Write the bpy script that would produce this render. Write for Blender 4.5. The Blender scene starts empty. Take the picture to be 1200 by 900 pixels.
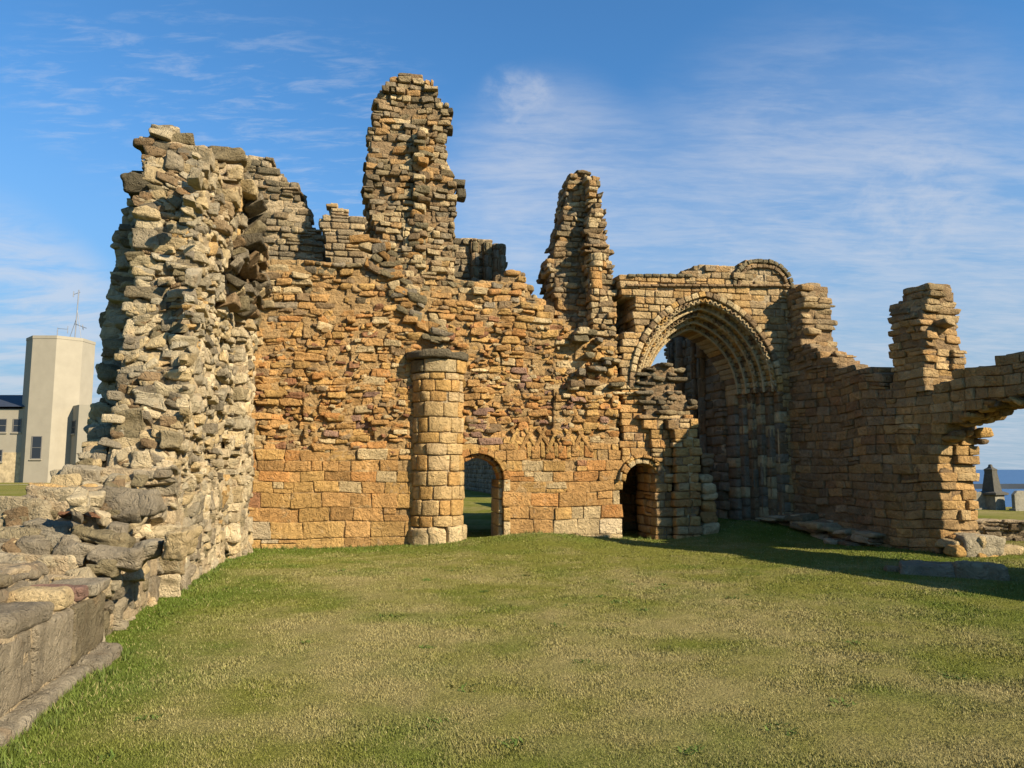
import bpy, math, random
import numpy as np

# ---------------------------------------------------------------- camera, sky, sun, exposure
scene = bpy.context.scene
COL = scene.collection
EYE = 1.6
PITCH = math.radians(6.34)
FPX = 900.0                       # focal length in pixels of a 1200 wide frame (27 mm)
SUN_EL = math.radians(30.0)
SUN_AZ = math.radians(124.0)      # clockwise from +Y (north): sun on the right, behind the camera
cam_d = bpy.data.cameras.new('camera')
cam = bpy.data.objects.new('camera', cam_d)
COL.objects.link(cam)
cam.location = (0, 0, EYE)
cam.rotation_euler = (math.pi / 2 + PITCH, 0, 0)
cam_d.sensor_width = 36.0
cam_d.lens = 36.0 * FPX / 1200.0
cam_d.clip_start = 0.1
cam_d.clip_end = 90000.0
scene.camera = cam

sun_d = bpy.data.lights.new('sun', 'SUN')
sun = bpy.data.objects.new('sun', sun_d)
COL.objects.link(sun)
sun_d.energy = 5.0
sun_d.angle = math.radians(0.5)
sun_d.color = (1.0, 0.86, 0.66)
SD = np.array([math.sin(SUN_AZ) * math.cos(SUN_EL), math.cos(SUN_AZ) * math.cos(SUN_EL), math.sin(SUN_EL)])
from mathutils import Vector
sun.rotation_euler = Vector(SD.tolist()).to_track_quat('Z', 'Y').to_euler()

scene.view_settings.view_transform = 'Standard'
scene.view_settings.look = 'None'
scene.view_settings.gamma = 1.0
scene.view_settings.exposure = 1.0
scene.view_settings.use_curve_mapping = False

world = bpy.data.worlds.new('World')
scene.world = world
world.use_nodes = True


class NT:
    """tiny node-tree helper"""
    def __init__(s, tree):
        s.t = tree
        s.t.nodes.clear()

    def n(s, kind, **kw):
        nd = s.t.nodes.new(kind)
        for k, v in kw.items():
            setattr(nd, k, v)
        return nd

    def l(s, a, b):
        s.t.links.new(a, b)

    def put(s, sock, v):
        if isinstance(v, bpy.types.NodeSocket):
            s.l(v, sock)
        else:
            sock.default_value = v

    def math(s, op, a, b=None, clamp=False):
        nd = s.n('ShaderNodeMath', operation=op, use_clamp=clamp)
        s.put(nd.inputs[0], a)
        if b is not None:
            s.put(nd.inputs[1], b)
        return nd.outputs[0]

    def vmath(s, op, a, b=None):
        nd = s.n('ShaderNodeVectorMath', operation=op)
        s.put(nd.inputs[0], a)
        if b is not None:
            s.put(nd.inputs[1], b)
        return nd

    def ramp(s, v, lo, hi, a=0.0, b=1.0, smooth=True):
        nd = s.n('ShaderNodeMapRange')
        nd.interpolation_type = 'SMOOTHSTEP' if smooth else 'LINEAR'
        s.put(nd.inputs[0], v)
        for i, x in enumerate((lo, hi, a, b)):
            nd.inputs[i + 1].default_value = x
        return nd.outputs[0]

    def mix(s, f, a, b, mode='MIX'):
        nd = s.n('ShaderNodeMix', data_type='RGBA', blend_type=mode)
        s.put(nd.inputs[0], f)
        s.put(nd.inputs[6], a if isinstance(a, bpy.types.NodeSocket) else (*a, 1.0))
        s.put(nd.inputs[7], b if isinstance(b, bpy.types.NodeSocket) else (*b, 1.0))
        return nd.outputs[2]

    def noise(s, vec, scale, detail=4.0, rough=0.55, dist=0.0):
        nd = s.n('ShaderNodeTexNoise')
        if vec is not None:
            s.l(vec, nd.inputs['Vector'])
        nd.inputs['Scale'].default_value = scale
        nd.inputs['Detail'].default_value = detail
        nd.inputs['Roughness'].default_value = rough
        nd.inputs['Distortion'].default_value = dist
        return nd.outputs[0]

    def scaled(s, vec, sc):
        nd = s.n('ShaderNodeMapping')
        s.l(vec, nd.inputs['Vector'])
        nd.inputs['Scale'].default_value = sc
        return nd.outputs[0]


def pix_dir(px, py):
    """unit world direction towards a point of the 1200x900 photograph"""
    cx, cy = (px - 600) / FPX, (450 - py) / FPX
    d = np.array([cx, math.cos(PITCH) - math.sin(PITCH) * cy, math.sin(PITCH) + math.cos(PITCH) * cy])
    return d / np.linalg.norm(d)


def build_world():
    w = NT(world.node_tree)
    out = w.n('ShaderNodeOutputWorld')
    bg = w.n('ShaderNodeBackground')
    sky = w.n('ShaderNodeTexSky', sky_type='NISHITA')
    sky.sun_disc = False
    sky.sun_elevation = SUN_EL
    sky.sun_rotation = SUN_AZ
    sky.altitude = 0.0
    sky.air_density = 1.0
    sky.dust_density = 0.3
    sky.ozone_density = 4.0
    tc = w.n('ShaderNodeTexCoord')
    dirv = w.vmath('NORMALIZE', tc.outputs['Generated']).outputs[0]
    sep = w.n('ShaderNodeSeparateXYZ')
    w.l(dirv, sep.inputs[0])
    den = w.math('ADD', w.math('MAXIMUM', sep.outputs[2], 0.0), 0.12)
    comb = w.n('ShaderNodeCombineXYZ')
    w.l(w.math('DIVIDE', sep.outputs[0], den), comb.inputs[0])
    w.l(w.math('DIVIDE', sep.outputs[1], den), comb.inputs[1])
    plane = comb.outputs[0]

    # cloud fields on the high flat layer
    wisps = w.noise(w.scaled(plane, (1.0, 2.2, 1)), 2.3, 8, 0.62, 0.6)
    fine = w.noise(w.scaled(plane, (1.6, 5.0, 1)), 5.0, 7, 0.65, 0.4)
    veil = w.noise(w.scaled(plane, (0.6, 1.4, 1)), 1.1, 6, 0.55, 0.3)

    def blob(px, py, inner, outer):
        d = pix_dir(px, py)
        dot = w.vmath('DOT_PRODUCT', dirv, tuple(d)).outputs[1]
        return w.ramp(dot, math.cos(math.radians(outer)), math.cos(math.radians(inner)))

    def total(lst):
        r = lst[0]
        for x in lst[1:]:
            r = w.math('MAXIMUM', r, x)
        return r

    def union(lst):
        r = w.math('SUBTRACT', 1.0, lst[0])
        for x in lst[1:]:
            r = w.math('MULTIPLY', r, w.math('SUBTRACT', 1.0, x))
        return w.math('SUBTRACT', 1.0, r)
    right = union([blob(960, 320, 2, 19), blob(640, 235, 1, 10), blob(1180, 400, 2, 17)])
    left = union([blob(400, 165, 1, 9), blob(190, 118, .5, 8), blob(300, 140, .5, 8), blob(80, 100, .3, 5)])
    low = union([blob(10, 378, .5, 7.5), blob(60, 425, 1, 8), blob(-70, 405, 2, 11)])
    puff = total([blob(600, 118, 0.4, 2.7), blob(628, 108, .1, 1.7), blob(1065, 238, 0.8, 5.5)])
    c1 = w.math('MULTIPLY', w.ramp(w.math('ADD', w.math('MULTIPLY', wisps, 0.6), w.math('MULTIPLY', fine, 0.4)), 0.36, 0.66), right)
    c1 = w.math('MULTIPLY', c1, 0.42)
    cv = w.math('MULTIPLY', w.math('MULTIPLY', w.ramp(veil, 0.2, 0.7), right), 0.30)
    c2 = w.math('MULTIPLY', w.math('MULTIPLY', w.ramp(fine, 0.46, 0.72), left), 0.25)
    c3 = w.math('MULTIPLY', w.math('MULTIPLY', w.ramp(wisps, 0.3, 0.62), low), 0.62)
    lump = w.noise(w.scaled(dirv, (1, 1, 1.6)), 24.0, 6, 0.62, 0.3)
    c4 = w.math('MULTIPLY', w.math('MULTIPLY', w.ramp(lump, 0.36, 0.7), puff), 0.36)
    cl = union([c1, cv, c2, c3, c4])
    # haze towards the horizon
    hz = w.math('MULTIPLY', w.ramp(sep.outputs[2], 0.47, 0.0), 0.94)
    sky_c = w.mix(1.0, sky.outputs[0], (0.50, 0.86, 1.03), 'MULTIPLY')
    col = w.mix(hz, sky_c, (1.42, 2.20, 3.05))
    col = w.mix(cl, col, (3.6, 3.75, 4.1))
    w.l(col, bg.inputs['Color'])
    bg.inputs['Strength'].default_value = 0.095
    w.l(bg.outputs[0], out.inputs['Surface'])


build_world()

# ---------------------------------------------------------------- numeric noise
def _hash(ix, iy, iz, seed):
    n = (ix.astype(np.int64) * 374761393 + iy.astype(np.int64) * 668265263 + iz.astype(np.int64) * 1274126177 + seed * 974634777)
    n = n & 0xFFFFFFFF
    n = ((n ^ (n >> 13)) * 1274126177) & 0xFFFFFFFF
    n = ((n ^ (n >> 16)) * 668265263) & 0xFFFFFFFF
    return ((n ^ (n >> 15)) & 0xFFFFFF).astype(np.float32) / float(0xFFFFFF) * 2 - 1


def vnoise(P, seed=0):
    P = np.asarray(P, dtype=np.float64)
    i = np.floor(P)
    f = (P - i).astype(np.float32)
    f = f * f * (3 - 2 * f)
    i = i.astype(np.int64)
    r = 0
    for dx in (0, 1):
        wx = f[:, 0] if dx else 1 - f[:, 0]
        for dy in (0, 1):
            wy = f[:, 1] if dy else 1 - f[:, 1]
            for dz in (0, 1):
                wz = f[:, 2] if dz else 1 - f[:, 2]
                r = r + wx * wy * wz * _hash(i[:, 0] + dx, i[:, 1] + dy, i[:, 2] + dz, seed)
    return r


def fbm(P, seed=0, oct=3, gain=0.5):
    r, a, t = 0, 1.0, 0
    P = np.asarray(P, dtype=np.float64)
    for k in range(oct):
        r = r + a * vnoise(P * (2.03 ** k) + 17.3 * k, seed + k)
        t += a
        a *= gain
    return r / t


def n1(x, y=0.0, z=0.0, seed=0):
    return float(vnoise(np.array([[x, y, z]]), seed)[0])


# ---------------------------------------------------------------- materials
def new_mat(name):
    m = bpy.data.materials.new(name)
    m.use_nodes = True
    t = NT(m.node_tree)
    out = t.n('ShaderNodeOutputMaterial')
    b = t.n('ShaderNodeBsdfPrincipled')
    t.l(b.outputs[0], out.inputs[0])
    b.inputs['Roughness'].default_value = 0.9
    b.inputs['Specular IOR Level'].default_value = 0.15
    return m, t, b


def stone_material(name, bump=1.0, grain=1.0):
    m, t, b = new_mat(name)
    at = t.n('ShaderNodeAttribute', attribute_name='tint')
    geo = t.n('ShaderNodeNewGeometry')
    pos = geo.outputs['Position']
    big = t.noise(pos, 3.1, 5, 0.6)
    wn = t.n('ShaderNodeTexNoise')
    t.l(pos, wn.inputs['Vector'])
    wn.inputs['Scale'].default_value = 2.6
    wn.inputs['Detail'].default_value = 3.0
    bent = t.vmath('ADD', pos, t.vmath('SCALE', wn.outputs['Color']).outputs[0])
    sc_ = bent.inputs[1].links[0].from_node
    sc_.inputs['Scale'].default_value = 0.42
    bent = bent.outputs[0]
    mid = t.noise(bent, 10.0, 8, 0.66)
    fine = t.noise(pos, 55.0, 6, 0.72)
    strata = t.noise(t.scaled(bent, (2.4, 2.4, 11.0)), 1.5, 8, 0.66, 0.5)
    val = t.math('ADD', t.math('MULTIPLY', mid, 0.75), t.math('MULTIPLY', fine, 0.45))
    val = t.math('ADD', val, t.math('MULTIPLY', strata, 0.5))
    if grain > 1:
        grit = t.noise(pos, 190.0, 3, 0.7)
        val = t.math('ADD', val, t.math('MULTIPLY', t.math('SUBTRACT', grit, 0.5), 0.6))
    val = t.ramp(val, 0.45, 1.25, 0.55, 1.42, False)
    c = t.mix(1.0, at.outputs['Color'], t_gray(t, val), 'MULTIPLY')
    # iron staining and pale leached patches, one here and there
    c = t.mix(t.ramp(big, 0.56, 0.74, 0, 0.35), c, t.mix(1.0, c, (1.12, 0.80, 0.55), 'MULTIPLY'))
    c = t.mix(t.ramp(t.noise(pos, 5.3, 4, 0.6), 0.58, 0.75, 0, 0.45), c, t.mix(0.5, c, (0.50, 0.42, 0.29)))
    streak = t.noise(t.scaled(bent, (1.6, 1.6, 0.22)), 1.5, 6, 0.62)
    c = t.mix(1.0, c, t_gray(t, t.ramp(streak, 0.34, 0.66, 0.80, 1.12, False)), 'MULTIPLY')
    c = t.mix(t.ramp(t.noise(pos, 0.75, 5, 0.6), 0.42, 0.66, 0.0, 0.4), c, t.mix(1.0, c, (0.86, 0.82, 0.80), 'MULTIPLY'))
    # lichen and soot, amount carried by the alpha of the stone tint
    ln = t.math('ADD', t.math('MULTIPLY', t.noise(pos, 8.0, 7, 0.7), 0.8), t.math('MULTIPLY', big, 0.45))
    lm = t.ramp(t.math('ADD', ln, t.math('MULTIPLY', at.outputs['Alpha'], 0.62)), 0.86, 1.12)
    c = t.mix(t.math('MULTIPLY', lm, 0.72), c, (0.105, 0.092, 0.06))
    t.l(c, b.inputs['Base Color'])
    h = t.math('ADD', t.math('MULTIPLY', mid, 0.75), t.math('MULTIPLY', fine, 0.20 * grain))
    h = t.math('ADD', h, t.math('MULTIPLY', strata, 0.38))
    pits = t.ramp(t.noise(bent, 21.0, 3, 0.5), 0.30, 0.46)
    h = t.math('ADD', h, t.math('MULTIPLY', pits, 0.22))
    bp = t.n('ShaderNodeBump')
    bp.inputs['Strength'].default_value = 1.0 * bump
    bp.inputs['Distance'].default_value = 0.11
    t.l(h, bp.inputs['Height'])
    t.l(bp.outputs[0], b.inputs['Normal'])
    b.inputs['Roughness'].default_value = 0.95
    b.inputs['Specular IOR Level'].default_value = 0.08
    return m


def t_gray(t, v):
    nd = t.n('ShaderNodeCombineColor')
    for i in range(3):
        t.l(v, nd.inputs[i])
    return nd.outputs[0]


def plain_material(name, col, rough=0.85, var=0.15, scale=4.0, bump=0.0, spec=0.2, metal=0.0, stain=None):
    m, t, b = new_mat(name)
    geo = t.n('ShaderNodeNewGeometry')
    n = t.noise(geo.outputs['Position'], scale, 6, 0.6)
    v = t.ramp(n, 0.25, 0.75, 1 - var, 1 + var, False)
    c = t.mix(1.0, col, t_gray(t, v), 'MULTIPLY')
    if stain:
        s = t.noise(t.scaled(geo.outputs['Position'], (1, 1, 0.15)), scale * 0.6, 5, 0.6)
        c = t.mix(t.ramp(s, 0.5, 0.8, 0, 0.5), c, stain)
    t.l(c, b.inputs['Base Color'])
    b.inputs['Roughness'].default_value = rough
    b.inputs['Specular IOR Level'].default_value = spec
    b.inputs['Metallic'].default_value = metal
    if bump:
        bp = t.n('ShaderNodeBump')
        bp.inputs['Strength'].default_value = bump
        bp.inputs['Distance'].default_value = 0.02
        t.l(t.noise(geo.outputs['Position'], scale * 5, 6, 0.65), bp.inputs['Height'])
        t.l(bp.outputs[0], b.inputs['Normal'])
    return m


MAT = {}
MAT['stone'] = stone_material('weathered_sandstone')
MAT['stone_near'] = stone_material('near_sandstone', 0.9, 1.5)

# ---------------------------------------------------------------- scene objects helpers
def tag(o, label=None, cat=None, group=None, kind=None):
    for k, v in (('label', label), ('category', cat), ('group', group), ('kind', kind)):
        if v:
            o[k] = v
    return o


def empty(name, loc, label=None, cat=None, group=None):
    o = bpy.data.objects.new(name, None)
    COL.objects.link(o)
    o.empty_display_size = 0.3
    o.location = loc
    tag(o, label, cat, group)
    return o


WORLD_LOC = {}


def mesh_object(name, V, F4, mat, parent=None, tint=None, smooth=True, loc=None, F3=None):
    """link one mesh; V are world points, F4 quads"""
    base = np.array([0.0, 0.0, 0.0])
    p = parent
    while p is not None:
        base = base + np.array(p.location)
        p = p.parent
    if loc is not None:
        base = base + np.array(loc)
    V = np.asarray(V, dtype=np.float64) - base
    me = bpy.data.meshes.new(name)
    me.vertices.add(len(V))
    me.vertices.foreach_set('co', V.astype(np.float32).ravel())
    polys = []
    if F4 is not None and len(F4):
        polys.append((np.asarray(F4, dtype=np.int32), 4))
    if F3 is not None and len(F3):
        polys.append((np.asarray(F3, dtype=np.int32), 3))
    idx = np.concatenate([f.ravel() for f, k in polys])
    tot = np.concatenate([np.full(len(f), k, dtype=np.int32) for f, k in polys])
    me.loops.add(len(idx))
    me.loops.foreach_set('vertex_index', idx)
    me.polygons.add(len(tot))
    st = np.concatenate([[0], np.cumsum(tot)[:-1]]).astype(np.int32)
    me.polygons.foreach_set('loop_start', st)
    me.polygons.foreach_set('loop_total', tot)
    me.update(calc_edges=True)
    me.polygons.foreach_set('use_smooth', np.full(len(tot), smooth, dtype=bool))
    if tint is not None:
        a = me.attributes.new('tint', 'FLOAT_COLOR', 'POINT')
        a.data.foreach_set('color', np.asarray(tint, dtype=np.float32).ravel())
    if mat is not None:
        me.materials.append(mat)
    o = bpy.data.objects.new(name, me)
    COL.objects.link(o)
    if loc is not None:
        o.location = loc
    if parent is not None:
        o.parent = parent
    return o


# ---------------------------------------------------------------- wall frames
class Frame:
    """vertical wall plane: u along, w into the wall (away from the seen face), v up"""
    def __init__(s, O, U, W):
        s.O = np.array([O[0], O[1]], float)
        s.U = np.array(U, float) / np.linalg.norm(U)
        s.W = np.array(W, float) / np.linalg.norm(W)

    def __call__(s, P):
        xy = s.O + P[:, 0:1] * s.U + P[:, 1:2] * s.W
        return np.column_stack([xy, P[:, 2]])

    def px(s, x, y, w=0.0):
        """point of the plane at depth w seen at pixel x, y of the photo -> (u, v)"""
        d = pix_dir(x, y)
        n = np.array([-s.U[1], s.U[0]])
        o = s.O + w * s.W
        t = (o @ n) / (d[:2] @ n)
        p = d * t + np.array([0, 0, EYE])
        return float((p[:2] - o) @ s.U), float(p[2])

    def poly(s, pts, w=0.0):
        return [p[1:] if p[0] == 'uv' else s.px(p[0], p[1], w) for p in pts]

    def at(s, u, w=0.0, z=0.0):
        p = s.O + u * s.U + w * s.W
        return (float(p[0]), float(p[1]), z)


class Round:
    """cylinder standing on a frame: u = angle * r, w inwards, v up"""
    def __init__(s, frame, uc, wc, r):
        s.f, s.uc, s.wc, s.r = frame, uc, wc, r

    def __call__(s, P):
        a = P[:, 0] / s.r
        rr = s.r - P[:, 1]
        Q = np.column_stack([s.uc + rr * np.sin(a), s.wc - rr * np.cos(a), P[:, 2]])
        return s.f(Q)


def gp(px, py):
    d = pix_dir(px, py)
    t = -EYE / d[2]
    return np.array([d[0] * t, d[1] * t])


def scan(poly, v):
    """intervals of a polygon at height v"""
    xs = []
    n = len(poly)
    for i in range(n):
        (a, b), (c, d) = poly[i], poly[(i + 1) % n]
        if (b <= v) != (d <= v):
            xs.append(a + (v - b) / (d - b) * (c - a))
    xs.sort()
    return [(xs[i], xs[i + 1]) for i in range(0, len(xs) - 1, 2)]


def cut(ints, holes):
    for h0, h1 in holes:
        r = []
        for a, b in ints:
            if h1 <= a or h0 >= b:
                r.append((a, b))
            else:
                if h0 > a:
                    r.append((a, h0))
                if h1 < b:
                    r.append((h1, b))
        ints = r
    return ints


class Pointed:
    """two-centred arch: springing points uL, uR at height vs, apex va"""
    def __init__(s, uL, uR, vs, va):
        s.a = (uR - uL) / 2
        s.c0 = (uL + uR) / 2
        s.vs = vs
        r = va - vs
        s.c = (r * r - s.a * s.a) / (2 * s.a)
        s.R = s.a + s.c
        s.phi = math.atan2(r, s.c)     # angle swept by each arc, seen from its centre

    def hole(s, v, base, grow=0.0):
        if v < base:
            return []
        if v <= s.vs:
            return [(s.c0 - s.a - grow, s.c0 + s.a + grow)]
        q = (s.R + grow) ** 2 - (v - s.vs) ** 2
        if q <= 0:
            return []
        hw = math.sqrt(q) - s.c
        return [(s.c0 - hw, s.c0 + hw)] if hw > 0 else []

    def ring(s, r0, r1, length):
        """voussoirs between offsets r0 and r1 outside the intrados: list of (u, v, rotation, thickness, length)"""
        out = []
        Rm = s.R + (r0 + r1) / 2
        phi = math.acos(max(-1, min(1, s.c / Rm)))
        n = max(3, int(round(Rm * phi / length)))
        for k in range(n):
            a = (k + 0.5) / n * phi
            ln = Rm * phi / n
            # right arc centre at c0 - c
            out.append((s.c0 - s.c + Rm * math.cos(a), s.vs + Rm * math.sin(a), a, r1 - r0, ln))
            out.append((s.c0 + s.c - Rm * math.cos(a), s.vs + Rm * math.sin(a), math.pi - a, r1 - r0, ln))
        return out


# ---------------------------------------------------------------- stone templates
def template(tu, tw, tv):
    tu, tw, tv = map(np.array, (tu, tw, tv))
    nu, nw, nv = len(tu), len(tw), len(tv)
    idx, V, F = {}, [], []

    def vid(i, j, k):
        key = (i, j, k)
        if key not in idx:
            idx[key] = len(V)
            V.append((tu[i], tw[j], tv[k]))
        return idx[key]
    for i in range(nu - 1):
        for k in range(nv - 1):
            F.append((vid(i, 0, k), vid(i + 1, 0, k), vid(i + 1, 0, k + 1), vid(i, 0, k + 1)))
            F.append((vid(i, nw - 1, k + 1), vid(i + 1, nw - 1, k + 1), vid(i + 1, nw - 1, k), vid(i, nw - 1, k)))
    for j in range(nw - 1):
        for k in range(nv - 1):
            F.append((vid(0, j + 1, k), vid(0, j, k), vid(0, j, k + 1), vid(0, j + 1, k + 1)))
            F.append((vid(nu - 1, j, k), vid(nu - 1, j + 1, k), vid(nu - 1, j + 1, k + 1), vid(nu - 1, j, k + 1)))
    for i in range(nu - 1):
        for j in range(nw - 1):
            F.append((vid(i, j + 1, 0), vid(i + 1, j + 1, 0), vid(i + 1, j, 0), vid(i, j, 0)))
            F.append((vid(i, j, nv - 1), vid(i + 1, j, nv - 1), vid(i + 1, j + 1, nv - 1), vid(i, j + 1, nv - 1)))
    return np.array(V), np.array(F)


def ts(n, p=1.0):
    t = np.linspace(-1, 1, n)
    return np.sign(t) * np.abs(np.sin(np.pi / 2 * np.abs(t))) ** p


TPL = {
    0: template(ts(3), ts(3), ts(3)),
    1: template(ts(5), ts(4), ts(4)),
    2: template(ts(7), ts(5), ts(6)),
    3: template(ts(12), ts(9), ts(10)),
    4: template(ts(20), ts(16), ts(16)),
}

# palette of sandstone albedos
PAL = dict(
    buff=(0.49, 0.40, 0.245), ash=(0.37, 0.315, 0.21),
    ochre=(0.435, 0.25, 0.092), gold=(0.46, 0.282, 0.098), orange=(0.43, 0.212, 0.07), rust=(0.27, 0.135, 0.07),
    purple=(0.245, 0.15, 0.11), pale=(0.49, 0.375, 0.20), cream=(0.54, 0.435, 0.27), brown=(0.25, 0.172, 0.092),
    olive=(0.215, 0.175, 0.098), grey=(0.24, 0.20, 0.135), dark=(0.115, 0.095, 0.06), black=(0.06, 0.055, 0.04), mortar=(0.42, 0.325, 0.195), mortar_ochre=(0.38, 0.25, 0.112), cold=(0.30, 0.255, 0.175))


def tone(k, col):
    return [c * k for c in col]


class Masonry:
    def __init__(s, mapping, seed=1):
        s.map = mapping
        s.rng = random.Random(seed)
        s.seed = seed
        s.items = {k: [] for k in TPL}

    def stone(s, c, half, col, lod=2, r=0.03, rot=0.0, jit=0.08, rough=0.015, strata=0.006, lichen=0.0, yaw=0.0, roll=0.0):
        """c, half in (u, w, v); rot turns it in the wall face"""
        ca, sa = math.cos(rot), math.sin(rot)
        A = np.array([[ca, 0, -sa], [0, 1, 0], [sa, 0, ca]])
        if yaw:
            cy, sy = math.cos(yaw), math.sin(yaw)
            A = A @ np.array([[cy, -sy, 0], [sy, cy, 0], [0, 0, 1]])
        if roll:
            cy, sy = math.cos(roll), math.sin(roll)
            A = A @ np.array([[1, 0, 0], [0, cy, -sy], [0, sy, cy]])
        s.items[lod].append((c, half, A, col, r, jit, rough, strata, lichen, s.rng.random()))

    def box(s, u0, u1, w0, w1, v0, v1, col, **kw):
        if u1 - u0 < 0.01 or w1 - w0 < 0.01 or v1 - v0 < 0.01:
            return
        s.stone(((u0 + u1) / 2, (w0 + w1) / 2, (v0 + v1) / 2), ((u1 - u0) / 2, (w1 - w0) / 2, (v1 - v0) / 2), col, **kw)

    def build(s, name, mat, parent=None, warp=0.0, loc=None):
        VV, FF, CC, base = [], [], [], 0
        rs = np.random.RandomState(s.seed)
        for lod, it in s.items.items():
            if not it:
                continue
            T, F = TPL[lod]
            N, K = len(it), len(T)
            c = np.array([i[0] for i in it], float)
            h = np.array([i[1] for i in it], float)
            A = np.array([i[2] for i in it])
            col = np.array([i[3] for i in it], float)
            r = np.minimum(np.array([i[4] for i in it]), h.min(axis=1) * 0.9)
            jit = np.array([i[5] for i in it])
            rough = np.array([i[6] for i in it])
            strata = np.array([i[7] for i in it])
            lich = np.array([i[8] for i in it])
            sid = np.array([i[9] for i in it])
            P = T[None] * h[:, None]                                     # N K 3
            inner = np.maximum(h - r[:, None], 0)[:, None]
            q = np.clip(P, -inner, inner)
            d = P - q
            ln = np.linalg.norm(d, axis=2, keepdims=True)
            nrm = d / np.maximum(ln, 1e-9)
            P = q + nrm * r[:, None, None]
            # uneven corners
            cj = rs.uniform(-1, 1, (N, 2, 2, 2, 3)) * (jit[:, None] * np.minimum(h, 0.28) * np.array([1.0, 0.8, 1.0]))[:, None, None, None, :]
            t01 = (P / np.maximum(h[:, None], 1e-6) + 1) / 2
            off = 0
            for a in (0, 1):
                fa = t01[..., 0] if a else 1 - t01[..., 0]
                for b in (0, 1):
                    fb = t01[..., 1] if b else 1 - t01[..., 1]
                    for e in (0, 1):
                        fe = t01[..., 2] if e else 1 - t01[..., 2]
                        off = off + (fa * fb * fe)[..., None] * cj[:, a, b, e][:, None]
            P = P + off
            P = np.einsum('nij,nkj->nki', A, P) + c[:, None]
            nr = np.einsum('nij,nkj->nki', A, nrm)
            flat = P.reshape(-1, 3)
            sh = np.repeat(sid * 91.7, K)[:, None]
            n_a = fbm(flat * 4.5 + sh, s.seed + 3, 2)
            n_b = fbm(flat * 15.0 + sh, s.seed + 5, 2)
            n_s = vnoise(flat * np.array([3.0, 3.0, 26.0]) + sh, s.seed + 9)
            disp = np.repeat(rough, K) * (1.1 * n_a + 0.55 * n_b) + np.repeat(strata, K) * n_s
            flat = flat + nr.reshape(-1, 3) * disp[:, None]
            # one tint per stone, a little drift inside it
            cc = np.repeat(col, K, axis=0) * (1 + 0.13 * n_a + 0.10 * n_b)[:, None]
            CC.append(np.column_stack([np.clip(cc, 0.01, 0.9), np.repeat(lich, K)]))
            VV.append(flat)
            FF.append((F[None] + (np.arange(N) * K)[:, None, None]).reshape(-1, 4) + base)
            base += N * K
        V = np.concatenate(VV)
        if warp:
            V = V + warp * np.column_stack([0.6 * vnoise(V * 1.1, 71), 0.5 * vnoise(V * 1.3, 72), vnoise(V * np.array([1.2, 1.2, 0.9]), 73)])
        return mesh_object(name, s.map(V), np.concatenate(FF), mat, parent, np.concatenate(CC), loc=loc)

    def lay(s, v0, v1, layers, ch, style, lod=2, core=True, mortar='mortar', back=True, mort_in=0.02):
        """courses of stones.  layers(v) -> rectangles (u0,u1,w0,w1); ch(v) -> course height; style(u,v,face) -> dict"""
        R = s.rng
        v = v0
        while v < v1 - 0.03:
            h = min(ch(v) * R.uniform(0.88, 1.14), max(v1 - v, 0.06))
            rects = layers(v + h / 2)
            nxt = layers(v + h * 1.45) if v + h < v1 - 0.03 else []
            for (u0, u1, w0, w1) in rects:
                if u1 - u0 < 0.08 or w1 - w0 < 0.08:
                    continue
                if core:
                    mi = min(mort_in + 0.012, (w1 - w0) * 0.3)
                    ue = min(style(u0, v + h / 2, 0).get('ue', 0.09), (u1 - u0) * 0.25)
                    n = max(1, int((u1 - u0) / 0.5))
                    for k in range(n):
                        a = u0 + ue + (u1 - u0 - 2 * ue) * k / n
                        b = u0 + ue + (u1 - u0 - 2 * ue) * (k + 1) / n
                        off = style((a + b) / 2, v + h / 2, 0).get('off', 0)
                        s.box(a, b + 0.03, w0 + mi + max(off, 0) + R.uniform(0, .02), w1 - mi, v - 0.02, v + h + 0.02, PAL[mortar], lod=max(lod, 2), r=0.03, jit=0.04, rough=0.034, strata=0.004, lichen=0.06 + 0.6 * style(a, v, 0)['lichen'])
                # rows through the thickness
                rows = []
                w = w0
                while w < w1 - 0.02:
                    dw = R.uniform(*style(u0, v + h / 2, 0).get('row', (0.28, 0.5)))
                    if w1 - (w + dw) < 0.22:
                        dw = w1 - w
                    rows.append((w, w + dw))
                    w += dw
                for ri, (wa, wb) in enumerate(rows):
                    st0 = style(u0, v + h / 2, 0)
                    ej = st0.get('end', 0.06)
                    a = u0 + R.uniform(-ej, ej)
                    e = u1 + R.uniform(-ej, ej)
                    if e - a < 0.1:
                        a, e = u0, u1
                    first = True
                    while a < e - 0.02:
                        st = style(a, v + h / 2, ri)
                        lo, hi = st['len']
                        L = R.uniform(lo, hi)
                        if e - (a + L) < lo * 0.6:
                            L = e - a
                        last = a + L > e - 0.02
                        uc, wc = a + L / 2, (wa + wb) / 2
                        cov = any(x0 + 0.1 < uc < x1 - 0.1 and y0 + 0.05 < wc < y1 - 0.05 for x0, x1, y0, y1 in nxt)
                        edge = ri == 0 or first or last or not cov
                        if edge or (back and ri == len(rows) - 1):
                            l2 = lod if edge else 0
                            s.put(a, a + L, wa, wb, v, v + h, st, l2, ri == 0, first, last, ri == len(rows) - 1)
                        first = False
                        a += L
            v += h

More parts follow.
